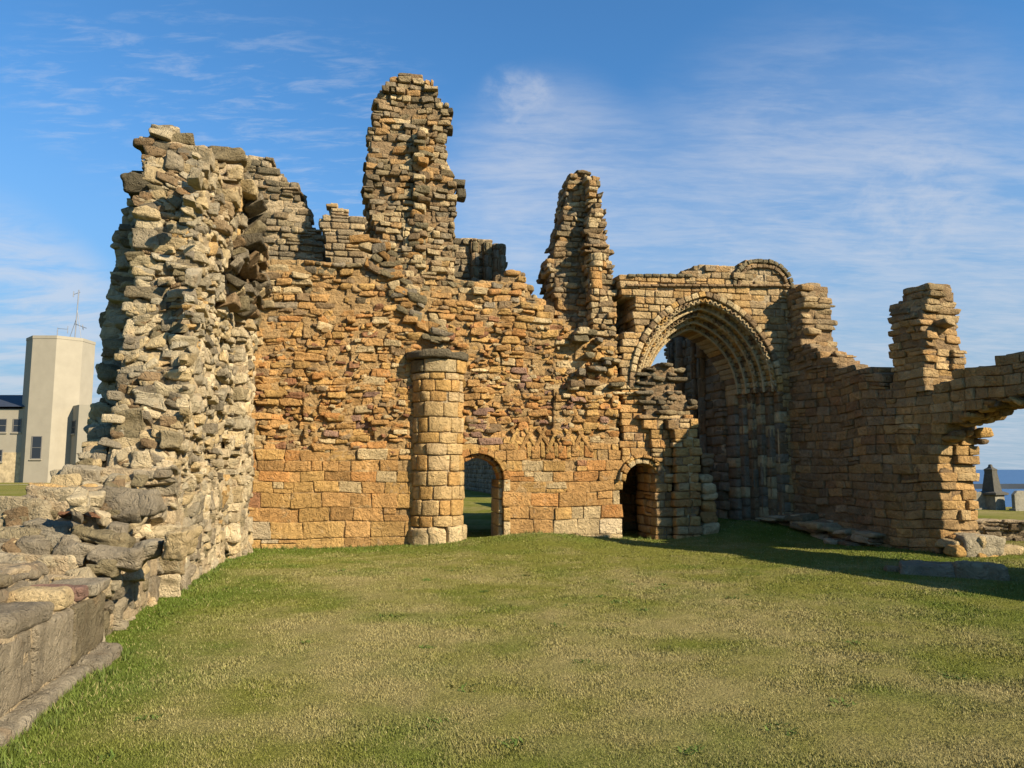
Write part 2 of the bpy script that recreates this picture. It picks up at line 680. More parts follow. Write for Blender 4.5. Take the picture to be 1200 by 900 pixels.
    def put(s, a, b, wa, wb, v0, v1, st, lod, front, first, last, back):
        R = s.rng
        g = st.get('gap', 0.007)
        pr = st.get('prot', 0.02)
        parts = [(a, b, v0, v1)]
        if (v1 - v0) > 0.15 and R.random() < st.get('split', 0.15):
            m = v0 + (v1 - v0) * R.uniform(0.38, 0.62)
            if R.random() < 0.5 and b - a > 0.34:
                k = a + (b - a) * R.uniform(0.35, 0.65)
                parts = [(a, b, v0, m), (a, k, m, v1), (k, b, m, v1)]
            else:
                parts = [(a, b, v0, m), (a, b, m, v1)]
        for (p, q, y0, y1) in parts:
            off = st.get('off', 0.0)
            miss = R.random() < st.get('miss', 0.0)
            dp = R.gauss(0, pr) + off + (R.uniform(0.07, 0.16) if miss else 0)
            f = wa
            if front:
                f = wa + max(-0.14, dp)
            bk = wb - (R.gauss(0, pr) if back else 0)
            x0, x1 = p + g, q - g
            dv = R.gauss(0, st.get('vj', 0))
            if first and p == a:
                x0 += R.gauss(0, pr * 1.4)
            if last and q == b:
                x1 += R.gauss(0, pr * 1.4)
            if bk - f < 0.06 or x1 - x0 < 0.03:
                continue
            name = R.choices([k for k, _ in st['pal']], [x for _, x in st['pal']])[0]
            k = R.gauss(1.0, st.get('vary', 0.10))
            wt = sum(x for _, x in st['pal'])
            mean = [sum(PAL[n_][i] * x for n_, x in st['pal']) / wt for i in range(3)]
            e = st.get('even', 0.38)          # neighbouring stones come from one bed: keep them close to the local mean
            col = [max(0.02, (c * (1 - e) + m_ * e) * k) for c, m_ in zip(PAL[name], mean)]
            s.box(x0, x1, f, bk, y0 + g + dv, y1 - g + dv, col, lod=lod, r=st.get('r', 0.03) * R.uniform(0.7, 1.3), rot=R.gauss(0, st.get('tilt', 0.01)),
                  jit=st.get('jit', 0.08), rough=st.get('rough', 0.014), strata=st.get('strata', 0.006) * R.uniform(0.2, 1.8),
                  lichen=max(0, st.get('lichen', 0.1) + R.gauss(0, 0.12)))


def P(**kw):
    return list(kw.items())


def lerp_pal(a, b, t):
    d = {}
    for k, x in a:
        d[k] = d.get(k, 0) + x * (1 - t)
    for k, x in b:
        d[k] = d.get(k, 0) + x * t
    return list(d.items())


def ss(x, a, b):
    t = max(0.0, min(1.0, (x - a) / (b - a)))
    return t * t * (3 - 2 * t)

PAL_ASH = P(ochre=5, gold=4.5, orange=1.2, rust=0.5, purple=.3, pale=1.8)
PAL_BASE = P(pale=4, gold=3, cream=1, ochre=2)
PAL_RUB = P(ochre=6, gold=3.5, orange=1.2, rust=.5, pale=1.2, brown=.5, purple=.25)
PAL_PURP = P(purple=2.2, rust=1.5, ochre=4, orange=1, brown=.6)
PAL_TOP = P(olive=2.4, brown=3, grey=2, dark=.4, pale=2.6, ochre=1.6)
PAL_PALE = P(buff=6, pale=2, cream=1.5, ash=2, gold=.8)
PAL_GREY = P(grey=4, olive=3, cold=2.5, brown=2, pale=1.4, dark=0.7)

# ---------------------------------------------------------------- layout on the ground
A0 = gp(288, 640)
ANG = math.radians(11.0)
FM = Frame(A0, (math.cos(ANG), math.sin(ANG)), (-math.sin(ANG), math.cos(ANG)))       # long nave wall, faces the camera
FL = Frame((-2.32, 1.2), (-2.45, 11.2), (-11.2, -2.45))                              # wall on the left, u runs away from the camera
_c = FM.at(FM.px(926, 500)[0])
FR = Frame(_c[:2], (1.33, -4.2), (4.2, 1.33))                                         # wall on the right, u runs towards the camera
FS = Frame(FM.at(FM.px(880, 500)[0], 1.5)[:2], (-math.sin(ANG), math.cos(ANG)), (math.cos(ANG), math.sin(ANG)))


def ground_z(x, y):
    x = np.asarray(x, float)
    y = np.asarray(y, float)
    def sm(t):
        t = np.clip(t, 0, 1)
        return t * t * (3 - 2 * t)
    z = 0.035 * np.sin(x * 0.7 + 1.3) * np.sin(y * 0.45) * np.clip((y - 6) / 6, 0, 1)
    z = z + 0.17 * np.exp(-((x - 0.6) / 1.5) ** 2 - ((y - 16.9) / 1.1) ** 2)
    z = z - 0.10 * np.exp(-((x + 3.6) / 2.0) ** 2 - ((y - 15.6) / 1.2) ** 2)
    z = z + 0.34 * sm((x - 3.2) / 2.2) * sm((y - 16.6) / 2.5) * (1 - sm((x - 7.6) / 2.0))
    # the headland ends in a cliff to the east
    edge = 36.0 + 2.0 * np.sin(x * 0.21)
    fall = sm((y - edge) / 7.0) * sm((x - 6 - (y - 36) * 0.12) / 8.0)
    fall2 = sm((x - 70) / 14.0)
    far = sm((y - 300) / 60.0)
    drop = np.maximum(np.maximum(fall, fall2), far)
    return z * (1 - drop) - 38.0 * drop


def lawn_tint(x, y):
    """how straw-coloured (0..1) and how lush (0..1) the turf is"""
    Q = np.column_stack([x, y, np.zeros_like(x)])
    straw = 0.34 + 0.75 * fbm(Q * np.array([0.5, 0.75, 1]), 11, 3) + 0.55 * fbm(Q * 2.2, 13, 3) + 0.25 * vnoise(Q * 9.0, 14)
    straw = straw + 0.10 * np.sin((x + 0.22 * y) * 2 * math.pi / 1.9)                      # old mowing lanes
    straw = straw + 0.26 * np.exp(-((x + 1.4) / 1.6) ** 2 - ((y - 9.0) / 3.2) ** 2)          # worn track in the middle
    straw = straw + 0.18 * np.exp(-((x - 1.5) / 4.5) ** 2 - ((y - 6.2) / 2.2) ** 2)
    xl = -2.32 - 0.21875 * (y - 1.2)
    near_wall = np.exp(-np.clip(x - xl - 0.1, 0, 9) / 0.55) * (y < 17)
    lush = 0.9 * near_wall + 0.9 * np.exp(-((x - 1.9) / 0.7) ** 2 - ((y - 3.9) / 0.35) ** 2)
    lush = lush + 0.55 * np.clip(fbm(Q * 1.4 + 40, 17, 3), 0, 1) * 1.6
    band = ((x - A0[0]) * -math.sin(ANG) + (y - A0[1]) * math.cos(ANG))
    lush = lush + 0.5 * np.exp(-(band / 1.6) ** 2) + 0.35 * np.exp(-((x - 7.5) / 2.2) ** 2)
    return np.clip(straw - 0.45 * lush, 0, 1), np.clip(lush, 0, 1)


GREEN = np.array([0.155, 0.153, 0.032])
LUSH = np.array([0.076, 0.118, 0.016])
STRAW = np.array([0.25, 0.208, 0.083])


def turf_colour(x, y):
    s, l = lawn_tint(x, y)
    s = s[:, None]
    l = l[:, None]
    c = GREEN * (1 - s) + STRAW * s
    return c * (1 - l * 0.8) + LUSH * l * 0.8


def build_ground():
    def axis(parts):
        out = []
        for a, b, st in parts:
            out += list(np.arange(a, b, st))
        out.append(parts[-1][1])
        return np.array(out)
    xs = axis([(-1500, -300, 150), (-300, -60, 20), (-60, -14, 2), (-14, 14, 0.14), (14, 50, 1.0), (50, 120, 4.0), (120, 200, 40)])
    ys = axis([(-60, 0, 6), (0, 2, 0.5), (2, 24, 0.14), (24, 60, 0.8), (60, 130, 4), (130, 420, 20), (420, 500, 40)])
    X, Y = np.meshgrid(xs, ys)
    x, y = X.ravel(), Y.ravel()
    z = ground_z(x, y)
    near = (np.abs(x) < 14) & (y > 2) & (y < 24)
    z = z + np.where(near, 0.012 * fbm(np.column_stack([x * 3, y * 3, 0 * x]), 5, 3), 0)
    nx = len(xs)
    i = np.arange(len(ys) - 1)[:, None] * nx + np.arange(nx - 1)[None]
    i = i.ravel()
    F = np.column_stack([i, i + 1, i + nx + 1, i + nx])
    c = turf_colour(x, y)
    m, t, b = new_mat('turf')
    at = t.n('ShaderNodeAttribute', attribute_name='tint')
    geo = t.n('ShaderNodeNewGeometry')
    pos = geo.outputs['Position']
    f1 = t.noise(pos, 38.0, 5, 0.7)
    f2 = t.noise(pos, 5.0, 6, 0.65)
    v = t.ramp(t.math('ADD', t.math('MULTIPLY', f1, 0.6), t.math('MULTIPLY', f2, 0.4)), 0.3, 0.7, 0.6, 1.35, False)
    cc = t.mix(1.0, at.outputs['Color'], t_gray(t, v), 'MULTIPLY')
    cc = t.mix(t.ramp(f1, 0.60, 0.78, 0, 0.5), cc, (0.26, 0.20, 0.07))
    sep = t.n('ShaderNodeSeparateXYZ')
    t.l(pos, sep.inputs[0])
    cc = t.mix(t.ramp(sep.outputs[2], -2.0, -5.0), cc, (0.16, 0.12, 0.08))
    t.l(cc, b.inputs['Base Color'])
    b.inputs['Roughness'].default_value = 1.0
    b.inputs['Specular IOR Level'].default_value = 0.0
    bp = t.n('ShaderNodeBump')
    bp.inputs['Strength'].default_value = 1.0
    bp.inputs['Distance'].default_value = 0.035
    t.l(t.math('ADD', t.math('MULTIPLY', f1, 0.8), f2), bp.inputs['Height'])
    t.l(bp.outputs[0], b.inputs['Normal'])
    o = mesh_object('ground', np.column_stack([x, y, z]), F, m, None, np.column_stack([c, np.ones(len(c))]))
    o['kind'] = 'structure'


def build_sea():
    m, t, b = new_mat('sea_water')
    geo = t.n('ShaderNodeNewGeometry')
    pos = geo.outputs['Position']
    n = t.noise(t.scaled(pos, (0.012, 0.03, 1)), 1.0, 6, 0.6)
    c = t.mix(t.ramp(n, 0.3, 0.7), (0.045, 0.105, 0.215), (0.06, 0.135, 0.255))
    t.l(c, b.inputs['Base Color'])
    b.inputs['Roughness'].default_value = 0.55
    b.inputs['Specular IOR Level'].default_value = 0.1
    bp = t.n('ShaderNodeBump')
    bp.inputs['Strength'].default_value = 0.6
    bp.inputs['Distance'].default_value = 1.0
    t.l(t.noise(t.scaled(pos, (0.06, 0.15, 1)), 1.0, 5, 0.6), bp.inputs['Height'])
    t.l(bp.outputs[0], b.inputs['Normal'])
    V = np.array([(-40000, -2000, -27), (60000, -2000, -27), (60000, 70000, -27), (-40000, 70000, -27)], float)
    o = mesh_object('sea', V, np.array([[0, 1, 2, 3]]), m, None)
    o['kind'] = 'structure'


build_ground()
build_sea()

# ---------------------------------------------------------------- the long nave wall with the little doorway
def mround(u, v):
    return n1(u * 1.3, v * 1.6, 0.0, 31), n1(u * 3.1, v * 3.5, 5.0, 33)


def style_main(u, v, row):
    a, b = mround(u, v)
    bay2 = u > U_COL
    rub = ss(v, 1.75, 2.3) if not bay2 else ss(v, 2.05, 2.5)         # ashlar below, stripped rubble above
    top = ss(v + 0.35 * a, 4.6, 6.0)
    pal = PAL_BASE if v < 0.45 else lerp_pal(PAL_ASH, PAL_RUB, rub)
    purp = 0.0
    if bay2:
        purp = ss(v, 2.1, 2.5) * (1 - ss(v, 3.3, 3.9)) * (0.75 + 0.4 * a)
    else:
        purp = 0.45 * ss(v, 1.7, 2.2) * (1 - ss(v, 3.0, 3.8)) * (0.6 + a)
    pal = lerp_pal(pal, PAL_PURP, max(0, min(1, purp)))
    pal = lerp_pal(pal, PAL_TOP, top * 0.75)
    off = rub * (0.05 + 0.10 * a + 0.05 * b) * (1 if row == 0 else 0)
    big = v <= 0.92 and not bay2
    L = (0.45, 0.95) if big or v < .45 else ((0.24, 0.66) if rub < 0.5 else (0.17, 0.46))
    return dict(len=L, prot=0.007 + 0.017 * rub + 0.016 * top, miss=0.02 + 0.07 * rub, split=0.06 + 0.10 * rub, r=0.016 + 0.014 * rub + 0.01 * top, jit=0.09 + 0.24 * rub, tilt=0.008 + 0.03 * rub,
                rough=0.012 + 0.020 * rub, strata=0.005 + 0.007 * rub, off=off, end=0.07 + 0.1 * top, gap=0.004 + 0.003 * rub,
                pal=pal, even=.12, lichen=0.02 + 0.34 * top, vary=0.12)


U_COL = FM.px(515, 600)[0]
Z_DOOR = FM.px(563, 537)[1]
main = empty('ruined_wall', FM.at(3.0, 0.6), 'long ruined orange sandstone wall with a small round headed doorway and two tall stumps', 'ruin wall')
DL, DR = FM.px(536, 580)[0], FM.px(585, 580)[0]
door1 = Pointed(DL, DR, Z_DOOR - (DR - DL) * 0.5, Z_DOOR)

poly_main = FM.poly([(262, 700), (262, 330), (285, 298), (300, 274), (325, 262), (350, 258), (372, 268), (400, 258), (425, 266), (440, 276), (462, 305),
                     (480, 322), (500, 338), (525, 332), (548, 326), (575, 332), (590, 322), (600, 311), (612, 313), (620, 328), (628, 347), (642, 352),
                     (652, 368), (664, 372), (676, 392), (728, 400), (728, 700)])


def layers_main(v):
    ints = scan(poly_main, max(v, 0.05))
    ints = cut(ints, door1.hole(v, -1, 0.16))
    return [(a, b, 0.0, 1.25) for a, b in ints]


def ch_main(v):
    if v < 0.0: return 0.22
    if v < 0.95: return 0.31
    if v < 2.0: return 0.215
    return 0.165


ms = Masonry(FM, 11)
ZIG0, ZIG1 = FM.px(596, 520)[0], FM.px(690, 520)[0]
ZV0, ZV1 = FM.px(640, 538)[1], FM.px(640, 503)[1]


def style_main_z(u, v, row):
    st = style_main(u, v, row)
    if row == 0 and ZIG0 < u < ZIG1 - 0.1 and ZV0 < v < ZV1:
        st['off'] = 0.045
        st['prot'] = 0.005
    return st


ms.lay(-0.3, 6.2, layers_main, ch_main, style_main_z, lod=3, mortar='mortar_ochre', mort_in=0.012)
# zig-zag relieving stones set in the ashlar
nz = 12
for k in range(nz):
    uc = ZIG0 + (k + 0.5) / nz * (ZIG1 - ZIG0)
    d = (ZIG1 - ZIG0) / nz
    hv = (ZV1 - ZV0)
    sg = 1 if k % 2 else -1
    ms.stone((uc, 0.125 + ms.rng.gauss(0, .006), ZV0 + .60 * hv), (d * .30, 0.13, hv * .46), tone(ms.rng.uniform(.85, 1.08), PAL['ochre' if k % 3 else 'gold']), lod=2, r=0.02, rot=sg * .52, jit=0.14, rough=0.012)
    if k % 2:
        ms.stone((uc + d * .5, 0.135, ZV0 + .22 * hv), (d * .62, 0.13, hv * .2), tone(ms.rng.uniform(.85, 1.08), PAL['orange' if k % 3 else 'ochre']), lod=2, r=0.02, jit=0.2, rough=0.012)
        ms.stone((uc - d * .5, 0.135, ZV0 + .30 * hv), (d * .35, 0.13, hv * .26), tone(ms.rng.uniform(.85, 1.08), PAL['gold']), lod=2, r=0.02, jit=0.2, rough=0.012)
# a raking scar of darker bonded stones that climbs to the tower
for k in range(26):
    t = k / 25
    px, py = 436 + t * 74, 282 + t * 118
    for q in range(2):
        u, v = FM.px(px + ms.rng.uniform(-16, 16), py + ms.rng.uniform(-6, 6))
        ms.stone((u, 0.17 + ms.rng.uniform(-.07, .04), v), (ms.rng.uniform(.10, .22), 0.18, ms.rng.uniform(.06, .1)), tone(ms.rng.uniform(.7, 1.0), PAL[ms.rng.choice(['grey', 'olive', 'brown', 'pale', 'ochre'])]),
                 lod=2, r=0.04, rot=-0.2 + ms.rng.gauss(0, .25), jit=0.4, rough=0.025, lichen=0.25)
# weathered pockets: odd stones standing proud, each with its shadow
for k in range(16):
    u = ms.rng.uniform(0.1, 8.0)
    v = ms.rng.uniform(2.2, 4.6)
    if U_COL - 0.75 < u < U_COL + 0.75 and v < 4.3:
        continue
    if not any(a + .2 < u < b - .2 for a, b, _, _ in layers_main(v + .25)):
        continue
    col = PAL[ms.rng.choice(['ochre', 'orange', 'rust', 'brown', 'pale', 'purple'])]
    ms.stone((u, ms.rng.uniform(0.10, .17), v), (ms.rng.uniform(.09, .2), 0.19, ms.rng.uniform(.05, .085)), tone(ms.rng.uniform(.8, 1.05), col), lod=2, r=0.04,
             rot=ms.rng.gauss(0, .06), jit=0.25, rough=0.022, strata=0.01, lichen=0.1)
# packing chips pressed into the joints of the stripped upper face
for k in range(620):
    u = ms.rng.uniform(0.05, 8.3)
    v = ms.rng.uniform(1.9, 4.9)
    if not any(a + .1 < u < b - .1 for a, b, _, _ in layers_main(v + .1)):
        continue
    a_, b_ = mround(u, v)
    sz = ms.rng.uniform(.025, .065)
    ms.stone((u, .05 + .10 * a_ + .05 * b_ + ms.rng.uniform(.0, .05), v), (sz * ms.rng.uniform(.9, 1.8), .05, sz * ms.rng.uniform(.6, 1)), tone(ms.rng.uniform(.75, 1.1), PAL[ms.rng.choice(['ochre', 'gold', 'mortar_ochre', 'pale', 'brown', 'orange', 'rust'])]),
             lod=1, r=.018, jit=.5, rough=.015, lichen=.05, rot=ms.rng.gauss(0, .2))
ms.build('masonry', MAT['stone'], main, warp=0.045)

# door surround, two orders
da = Masonry(FM, 12)
for (r0, r1, wa, wb, ln) in ((0.0, 0.10, 0.10, 0.55, 0.16), (0.10, 0.26, -0.015, 0.5, 0.2)):
    for (u, v, rot, th, L) in door1.ring(r0, r1, ln):
        da.stone((u, (wa + wb) / 2, v), (th / 2 - .004, (wb - wa) / 2, L / 2 - .005), tone(da.rng.uniform(.85, 1.1), PAL[da.rng.choice(['ochre', 'gold', 'orange'])]), lod=2, r=0.018, rot=rot, jit=0.06, rough=0.008)
    v = -0.25
    while v < door1.vs - 0.05:
        h = min(da.rng.uniform(.22, .36), door1.vs - v)
        for sgn in (-1, 1):
            e = door1.c0 + sgn * (door1.a + r0)
            f = door1.c0 + sgn * (door1.a + r1)
            da.box(min(e, f) + .003, max(e, f) - .003, wa, wb + 0.6, v + .004, v + h - .004, tone(da.rng.uniform(.85, 1.1), PAL[da.rng.choice(['ochre', 'gold', 'pale'])]), lod=2, r=0.018, jit=0.05, rough=0.008)
        v += h
da.build('door_surround', MAT['stone'], main)


def drum_column(frame, uc, wc, r, v0, v1, seed, parent, name, pal, ch=(.2, .32), lod=2, nst=7, a0=-2.0, a1=2.0, lichen=0.05, rough=0.01, tap=0.0, rr=0.03):
    m = Masonry(Round(frame, uc, wc, r), seed)
    v = v0
    while v < v1 - 0.04:
        h = min(m.rng.uniform(*ch), v1 - v)
        if v1 - v - h < 0.06:
            h = v1 - v
        m.box(a0 * r, a1 * r, 0.04, r * 0.8, v - .01, v + h + .01, PAL['mortar'], lod=3, r=0.01, jit=0, rough=0.01, strata=0)
        a = a0 * r - m.rng.uniform(0, .3) * r
        while a < a1 * r:
            L = (a1 - a0) * r / nst * m.rng.uniform(0.6, 1.4)
            nm = m.rng.choices([k for k, _ in pal], [x for _, x in pal])[0]
            m.box(a + .006, a + L - .006, m.rng.gauss(0, .008), r * 0.6, v + .006, v + h - .006, tone(m.rng.gauss(1, .07), [(c * .5 + d_ * .5) for c, d_ in zip(PAL[nm], PAL['gold' if name == 'half_column' else nm])]), lod=lod, r=rr, jit=0.07, rough=rough, strata=.004, lichen=lichen)
            a += L
        v += h
    return m.build(name, MAT['stone'], parent)


# half round respond
CU0, CU1 = FM.px(478, 560)[0], FM.px(545, 560)[0]
CR = (CU1 - CU0) / 2 * 0.97
CC_ = (CU0 + CU1) / 2 + 0.02
CW = 0.24
cap_v = FM.px(515, 420, -CR * 0.6)[1]
col = drum_column(FM, CC_, CW, CR, 0.36, cap_v - 0.30, 14, main, 'half_column', P(pale=5, gold=4, ochre=3, cream=1), ch=(.22, .36), nst=6, rough=.016, lichen=.08)
mc = Masonry(Round(FM, CC_, CW, CR + 0.02), 15)
a = -1.9 * CR
while a < 1.9 * CR:
    L = mc.rng.uniform(.45, .8)
    mc.box(a + .005, a + L - .005, -0.02, CR * .6, cap_v - 0.29, cap_v - 0.005, tone(mc.rng.uniform(.85, 1.05), PAL[mc.rng.choice(['pale', 'gold', 'olive'])]), lod=3, r=0.03, jit=.04, rough=.012, lichen=.15)
    a += L
mc.build('capital', MAT['stone'], main)
mc = Masonry(Round(FM, CC_, CW, CR + 0.12), 16)
mc.box(-1.7 * CR, 0.35 * CR, -0.03, CR * .7, cap_v + .005, cap_v + 0.19, tone(1.25, PAL['dark']), lod=4, r=0.05, jit=.1, rough=.03, lichen=.55)
mc.box(0.38 * CR, 1.75 * CR, 0.02, CR * .7, cap_v, cap_v + 0.17, PAL['dark'], lod=4, r=0.05, jit=.1, rough=.03, lichen=.55)
mc.build('abacus', MAT['stone'], main)
mc = Masonry(Round(FM, CC_, CW, CR + 0.10), 17)
for a in np.arange(-1.9, 1.7, 0.75):
    mc.box((a + .01) * CR, (a + .74) * CR, 0.02, CR * .7, -0.25, 0.36, tone(mc.rng.uniform(.95, 1.12), PAL['pale']), lod=3, r=0.07, jit=.16, rough=.035)
mc.box(-2.5 * CR, -1.75 * CR, -0.1, CR * .7, -0.25, 0.42, PAL['pale'], lod=3, r=0.07, jit=.2, rough=.045)
mc.build('column_base', MAT['stone'], main)


# tall stumps -----------------------------------------------------------------
def style_tower(u, v, row):
    a, b = mround(u + 20, v)
    g = ss(v + 0.8 * a, 4.2, 7.5)
    return dict(len=(0.13, 0.40), prot=0.020, miss=0.09, split=0.12, r=0.024, jit=0.30, tilt=0.03, rough=0.030, strata=0.013, off=0.07 * a + .06 * b, end=0.05,
                gap=0.007, pal=lerp_pal(P(ochre=3, pale=4, gold=2, brown=2, grey=1), PAL_TOP, 0.35 + 0.65 * g), lichen=0.06 + 0.22 * g + .12 * a, vary=0.13)


def tower_poly(frame, pts, w):
    return frame.poly(pts, w)


T1W = 0.25
poly_t1 = FM.poly([(452, 440), (444, 330), (438, 290), (434, 255), (427, 222), (431, 180), (429, 152), (437, 140), (441, 112), (450, 94), (458, 84), (474, 79), (492, 82), (506, 87),
                   (514, 96), (517, 112), (526, 120), (529, 138), (524, 160), (524, 184), (536, 204), (536, 235), (533, 270), (533, 330), (528, 440)], T1W)


def layers_t1(v):
    k = ss(v, 6, 11)
    return [(a, b, T1W + 0.0 + 0.25 * k, T1W + 1.35 - 0.35 * k) for a, b in scan(poly_t1, v)]


mt = Masonry(FM, 21)
mt.lay(3.9, FM.px(480, 80, T1W)[1], layers_t1, lambda v: 0.145, style_tower, lod=2, mortar='brown', mort_in=0.04)
# corbel and sticking-out blocks
for (x, y, hu, hv) in ((537, 212, .17, .07), (540, 224, .11, .12), (436, 150, .12, .05), (431, 205, .1, .05), (429, 222, .12, .06), (430, 190, .09, .04), (527, 130, .1, .07), (527, 150, .1, .06)):
    u, v = FM.px(x, y, T1W + .2)
    mt.stone((u, T1W + .45, v), (hu, .24, hv), PAL['dark'], lod=2, r=.035, jit=.2, rough=.02, lichen=.6)
# projecting bonded rib down the face
for k in range(44):
    t = k / 43
    u, v = FM.px(497 - 8 * t + mt.rng.uniform(-6, 6), 150 + t * 185)
    if mt.rng.random() < .8:
        mt.stone((u, T1W + mt.rng.uniform(.10, .2), v), (mt.rng.uniform(.09, .18), .26, mt.rng.uniform(.06, .095)), tone(mt.rng.uniform(.8, 1.1), PAL[mt.rng.choice(['pale', 'brown', 'ochre', 'olive'])]), lod=2, r=.045, jit=.3, rough=.03,
                 rot=mt.rng.gauss(0, .08), lichen=.35)
mt.build('tower_stump', MAT['stone'], main, warp=0.05)
for (x, y0, y1) in ((476, 262, 326), (486, 262, 330), (496, 270, 330)):
    u, v0 = FM.px(x, y1)
    _, v1 = FM.px(x, y0)
    drum_column(FM, u, T1W + 0.06, 0.085, v0, v1, int(x), main, 'wall_shaft', P(pale=3, brown=2, olive=2), ch=(.14, .24), lod=1, nst=2, a0=-2.2, a1=2.2, lichen=.3, rough=.012, rr=.02)

poly_t2 = FM.poly([(650, 440), (650, 350), (646, 320), (642, 305), (652, 292), (657, 268), (662, 240), (666, 215), (670, 203), (684, 200), (700, 199), (706, 205), (708, 225),
                   (713, 245), (714, 270), (719, 300), (721, 330), (722, 440)], 0.1)


poly_t2b = FM.poly([(650, 440), (650, 350), (646, 320), (642, 305), (652, 292), (657, 268), (662, 240), (666, 215), (669, 202), (684, 199), (700, 199), (706, 205), (722, 440)], 0.55)


def layers_t2(v):
    r = []
    k = ss(v, 5.0, 9.2)
    for a, b in scan(poly_t2, v):
        f = a + (b - a) * 0.60
        r.append((f, b, 0.1 + 0.25 * k, 1.9 - 0.4 * k))
    for a, b in scan(poly_t2b, v):
        f = a + (b - a) * 0.62
        r.append((a, f, 0.55 + 0.1 * k, 2.0 - 0.3 * k))
    return r


mt = Masonry(FM, 22)
mt.lay(3.4, FM.px(690, 199, .55)[1], layers_t2, lambda v: 0.135, style_tower, lod=2, mortar='brown', mort_in=0.03)
for k in range(16):
    u, v = FM.px(mt.rng.uniform(668, 722), mt.rng.uniform(385, 455), 0)
    mt.stone((u, .0, v), (mt.rng.uniform(.08, .2), .2, mt.rng.uniform(.05, .1)), tone(mt.rng.uniform(.8, 1), PAL[mt.rng.choice(['brown', 'olive', 'grey', 'pale'])]), lod=2, r=.05, jit=.3, rough=.03, lichen=.4)
mt.build('tower_stump', MAT['stone'], main, warp=0.04)
for (x, y0, y1, r) in ((700, 312, 345, .17), (703, 296, 312, .21)):
    u, v0 = FM.px(x, y1)
    _, v1 = FM.px(x, y0)
    drum_column(FM, u, 0.26 if r < .15 else .18, r, v0, v1, int(x), main, 'wall_shaft', P(pale=3, brown=2, ochre=2), ch=(.14, .24), lod=2, nst=3, a0=-2.2, a1=2.2, lichen=.2, rough=.015, rr=.02)
# string bands around the second stump
mb = Masonry(FM, 23)
for (x0, x1, y, hv) in ((684, 713, 287, .035), (684, 714, 294, .03), (716, 764, 454, .04), (716, 762, 461, .025)):
    u0, v = FM.px(x0, y, .1)
    u1, _ = FM.px(x1, y, .1)
    wz = 0.06 if y < 300 else -0.05
    for k in range(3):
        mb.box(u0 + (u1 - u0) * k / 3, u0 + (u1 - u0) * (k + 1) / 3 - .005, wz, wz + .4, v - hv, v + hv, PAL['brown' if y < 300 else 'pale'], lod=2, r=.02, jit=.08, rough=.012, lichen=.2)
mb.build('string_course', MAT['stone'], main)

# ---------------------------------------------------------------- great arch
arch = empty('arch_wall', FM.at(10.4, 0.8), 'tall ashlar wall pierced by the great moulded pointed arch and a small square window', 'ruin wall')
AOL, VSP = FM.px(737, 455)
AOR, _ = FM.px(917, 455)
_, VAP = FM.px(829, 341)
outer = Pointed(AOL, AOR, VSP, VAP)
ORD = 6
TH = 0.125
STEP = 0.21
aL, aR, aV = AOL + ORD * TH, AOR - ORD * TH, VAP - ORD * TH * 1.05
inner = Pointed(aL, aR, VSP, aV)
THK = 1.7
poly_arch = FM.poly([(728, 700), (728, 345), (722, 325), (735, 321), (770, 323), (798, 325), (803, 316), (830, 310), (858, 312), (868, 309), (885, 307), (900, 309), (915, 316), (922, 326), (926, 338),
                     ('uv', FM.px(930, 500)[0] + .5, FM.px(930, 338)[1]), ('uv', FM.px(930, 500)[0] + .5, -0.5)])
WN0, WV1 = FM.px(723, 346)
WN1, WV0 = FM.px(744, 391)
D2L, D2V = FM.px(733, 543)
D2R, _ = FM.px(771, 543)
door2 = Pointed(D2L, D2R, D2V - (D2R - D2L) * .52, D2V)
SCR_TOP = FM.px(760, 500)[1]


def layers_arch(v):
    out = []
    ints = scan(poly_arch, max(v, 0.05))
    holes = outer.hole(v, SCR_TOP - 5, 0.0)
    if v < VSP:   # below the springing: the left jamb is broken back, the right one is stepped
        jl = FM.px(766, 480)[0] + 0.05 * math.sin(v * 9)
        holes = [(jl, AOR)]
        if v < SCR_TOP:
            holes = [(FM.px(806, 560)[0], AOR)]
    ints = cut(ints, holes)
    if WV0 < v < WV1:
        ints = cut(ints, [(WN0, WN1)])
    ints = cut(ints, door2.hole(v, -1, 0.10))
    for a, b in ints:
        w0, w1 = 0.0, THK
        if b <= AOL + 1.8 and v < SCR_TOP:
            w1 = 1.2
        if a > FM.px(760, 560)[0] and b < FM.px(830, 560)[0]:
            w0 = 0.35
        out.append((a, b, w0, w1))
    return out


def style_arch(u, v, row):
    a, b = mround(u + 40, v)
    low = u < FM.px(775, 500)[0] and v < VSP
    top = ss(v + .2 * a, VAP + 0.15, VAP + 0.5)
    return dict(len=(0.2, 0.5) if not low else (0.18, 0.5), prot=0.012 + .03 * top, miss=0.015, split=0.06, r=0.024, jit=0.08 + .1 * top, tilt=0.006, rough=0.011 + .012 * top, strata=0.004,
                off=0.02 * a, even=.6, end=0.04, gap=0.005, pal=lerp_pal(P(pale=4, gold=3, ochre=3, brown=1.6, grey=1) if not low else PAL_ASH, PAL_TOP, top * .8), lichen=0.04 + .28 * top + .1 * a, vary=.09)


ma = Masonry(FM, 31)
ma.lay(-0.3, 6.9, layers_arch, lambda v: 0.17 if v > 2 else .22, style_arch, lod=2)
ma.build('masonry', MAT['stone'], arch, warp=0.012)
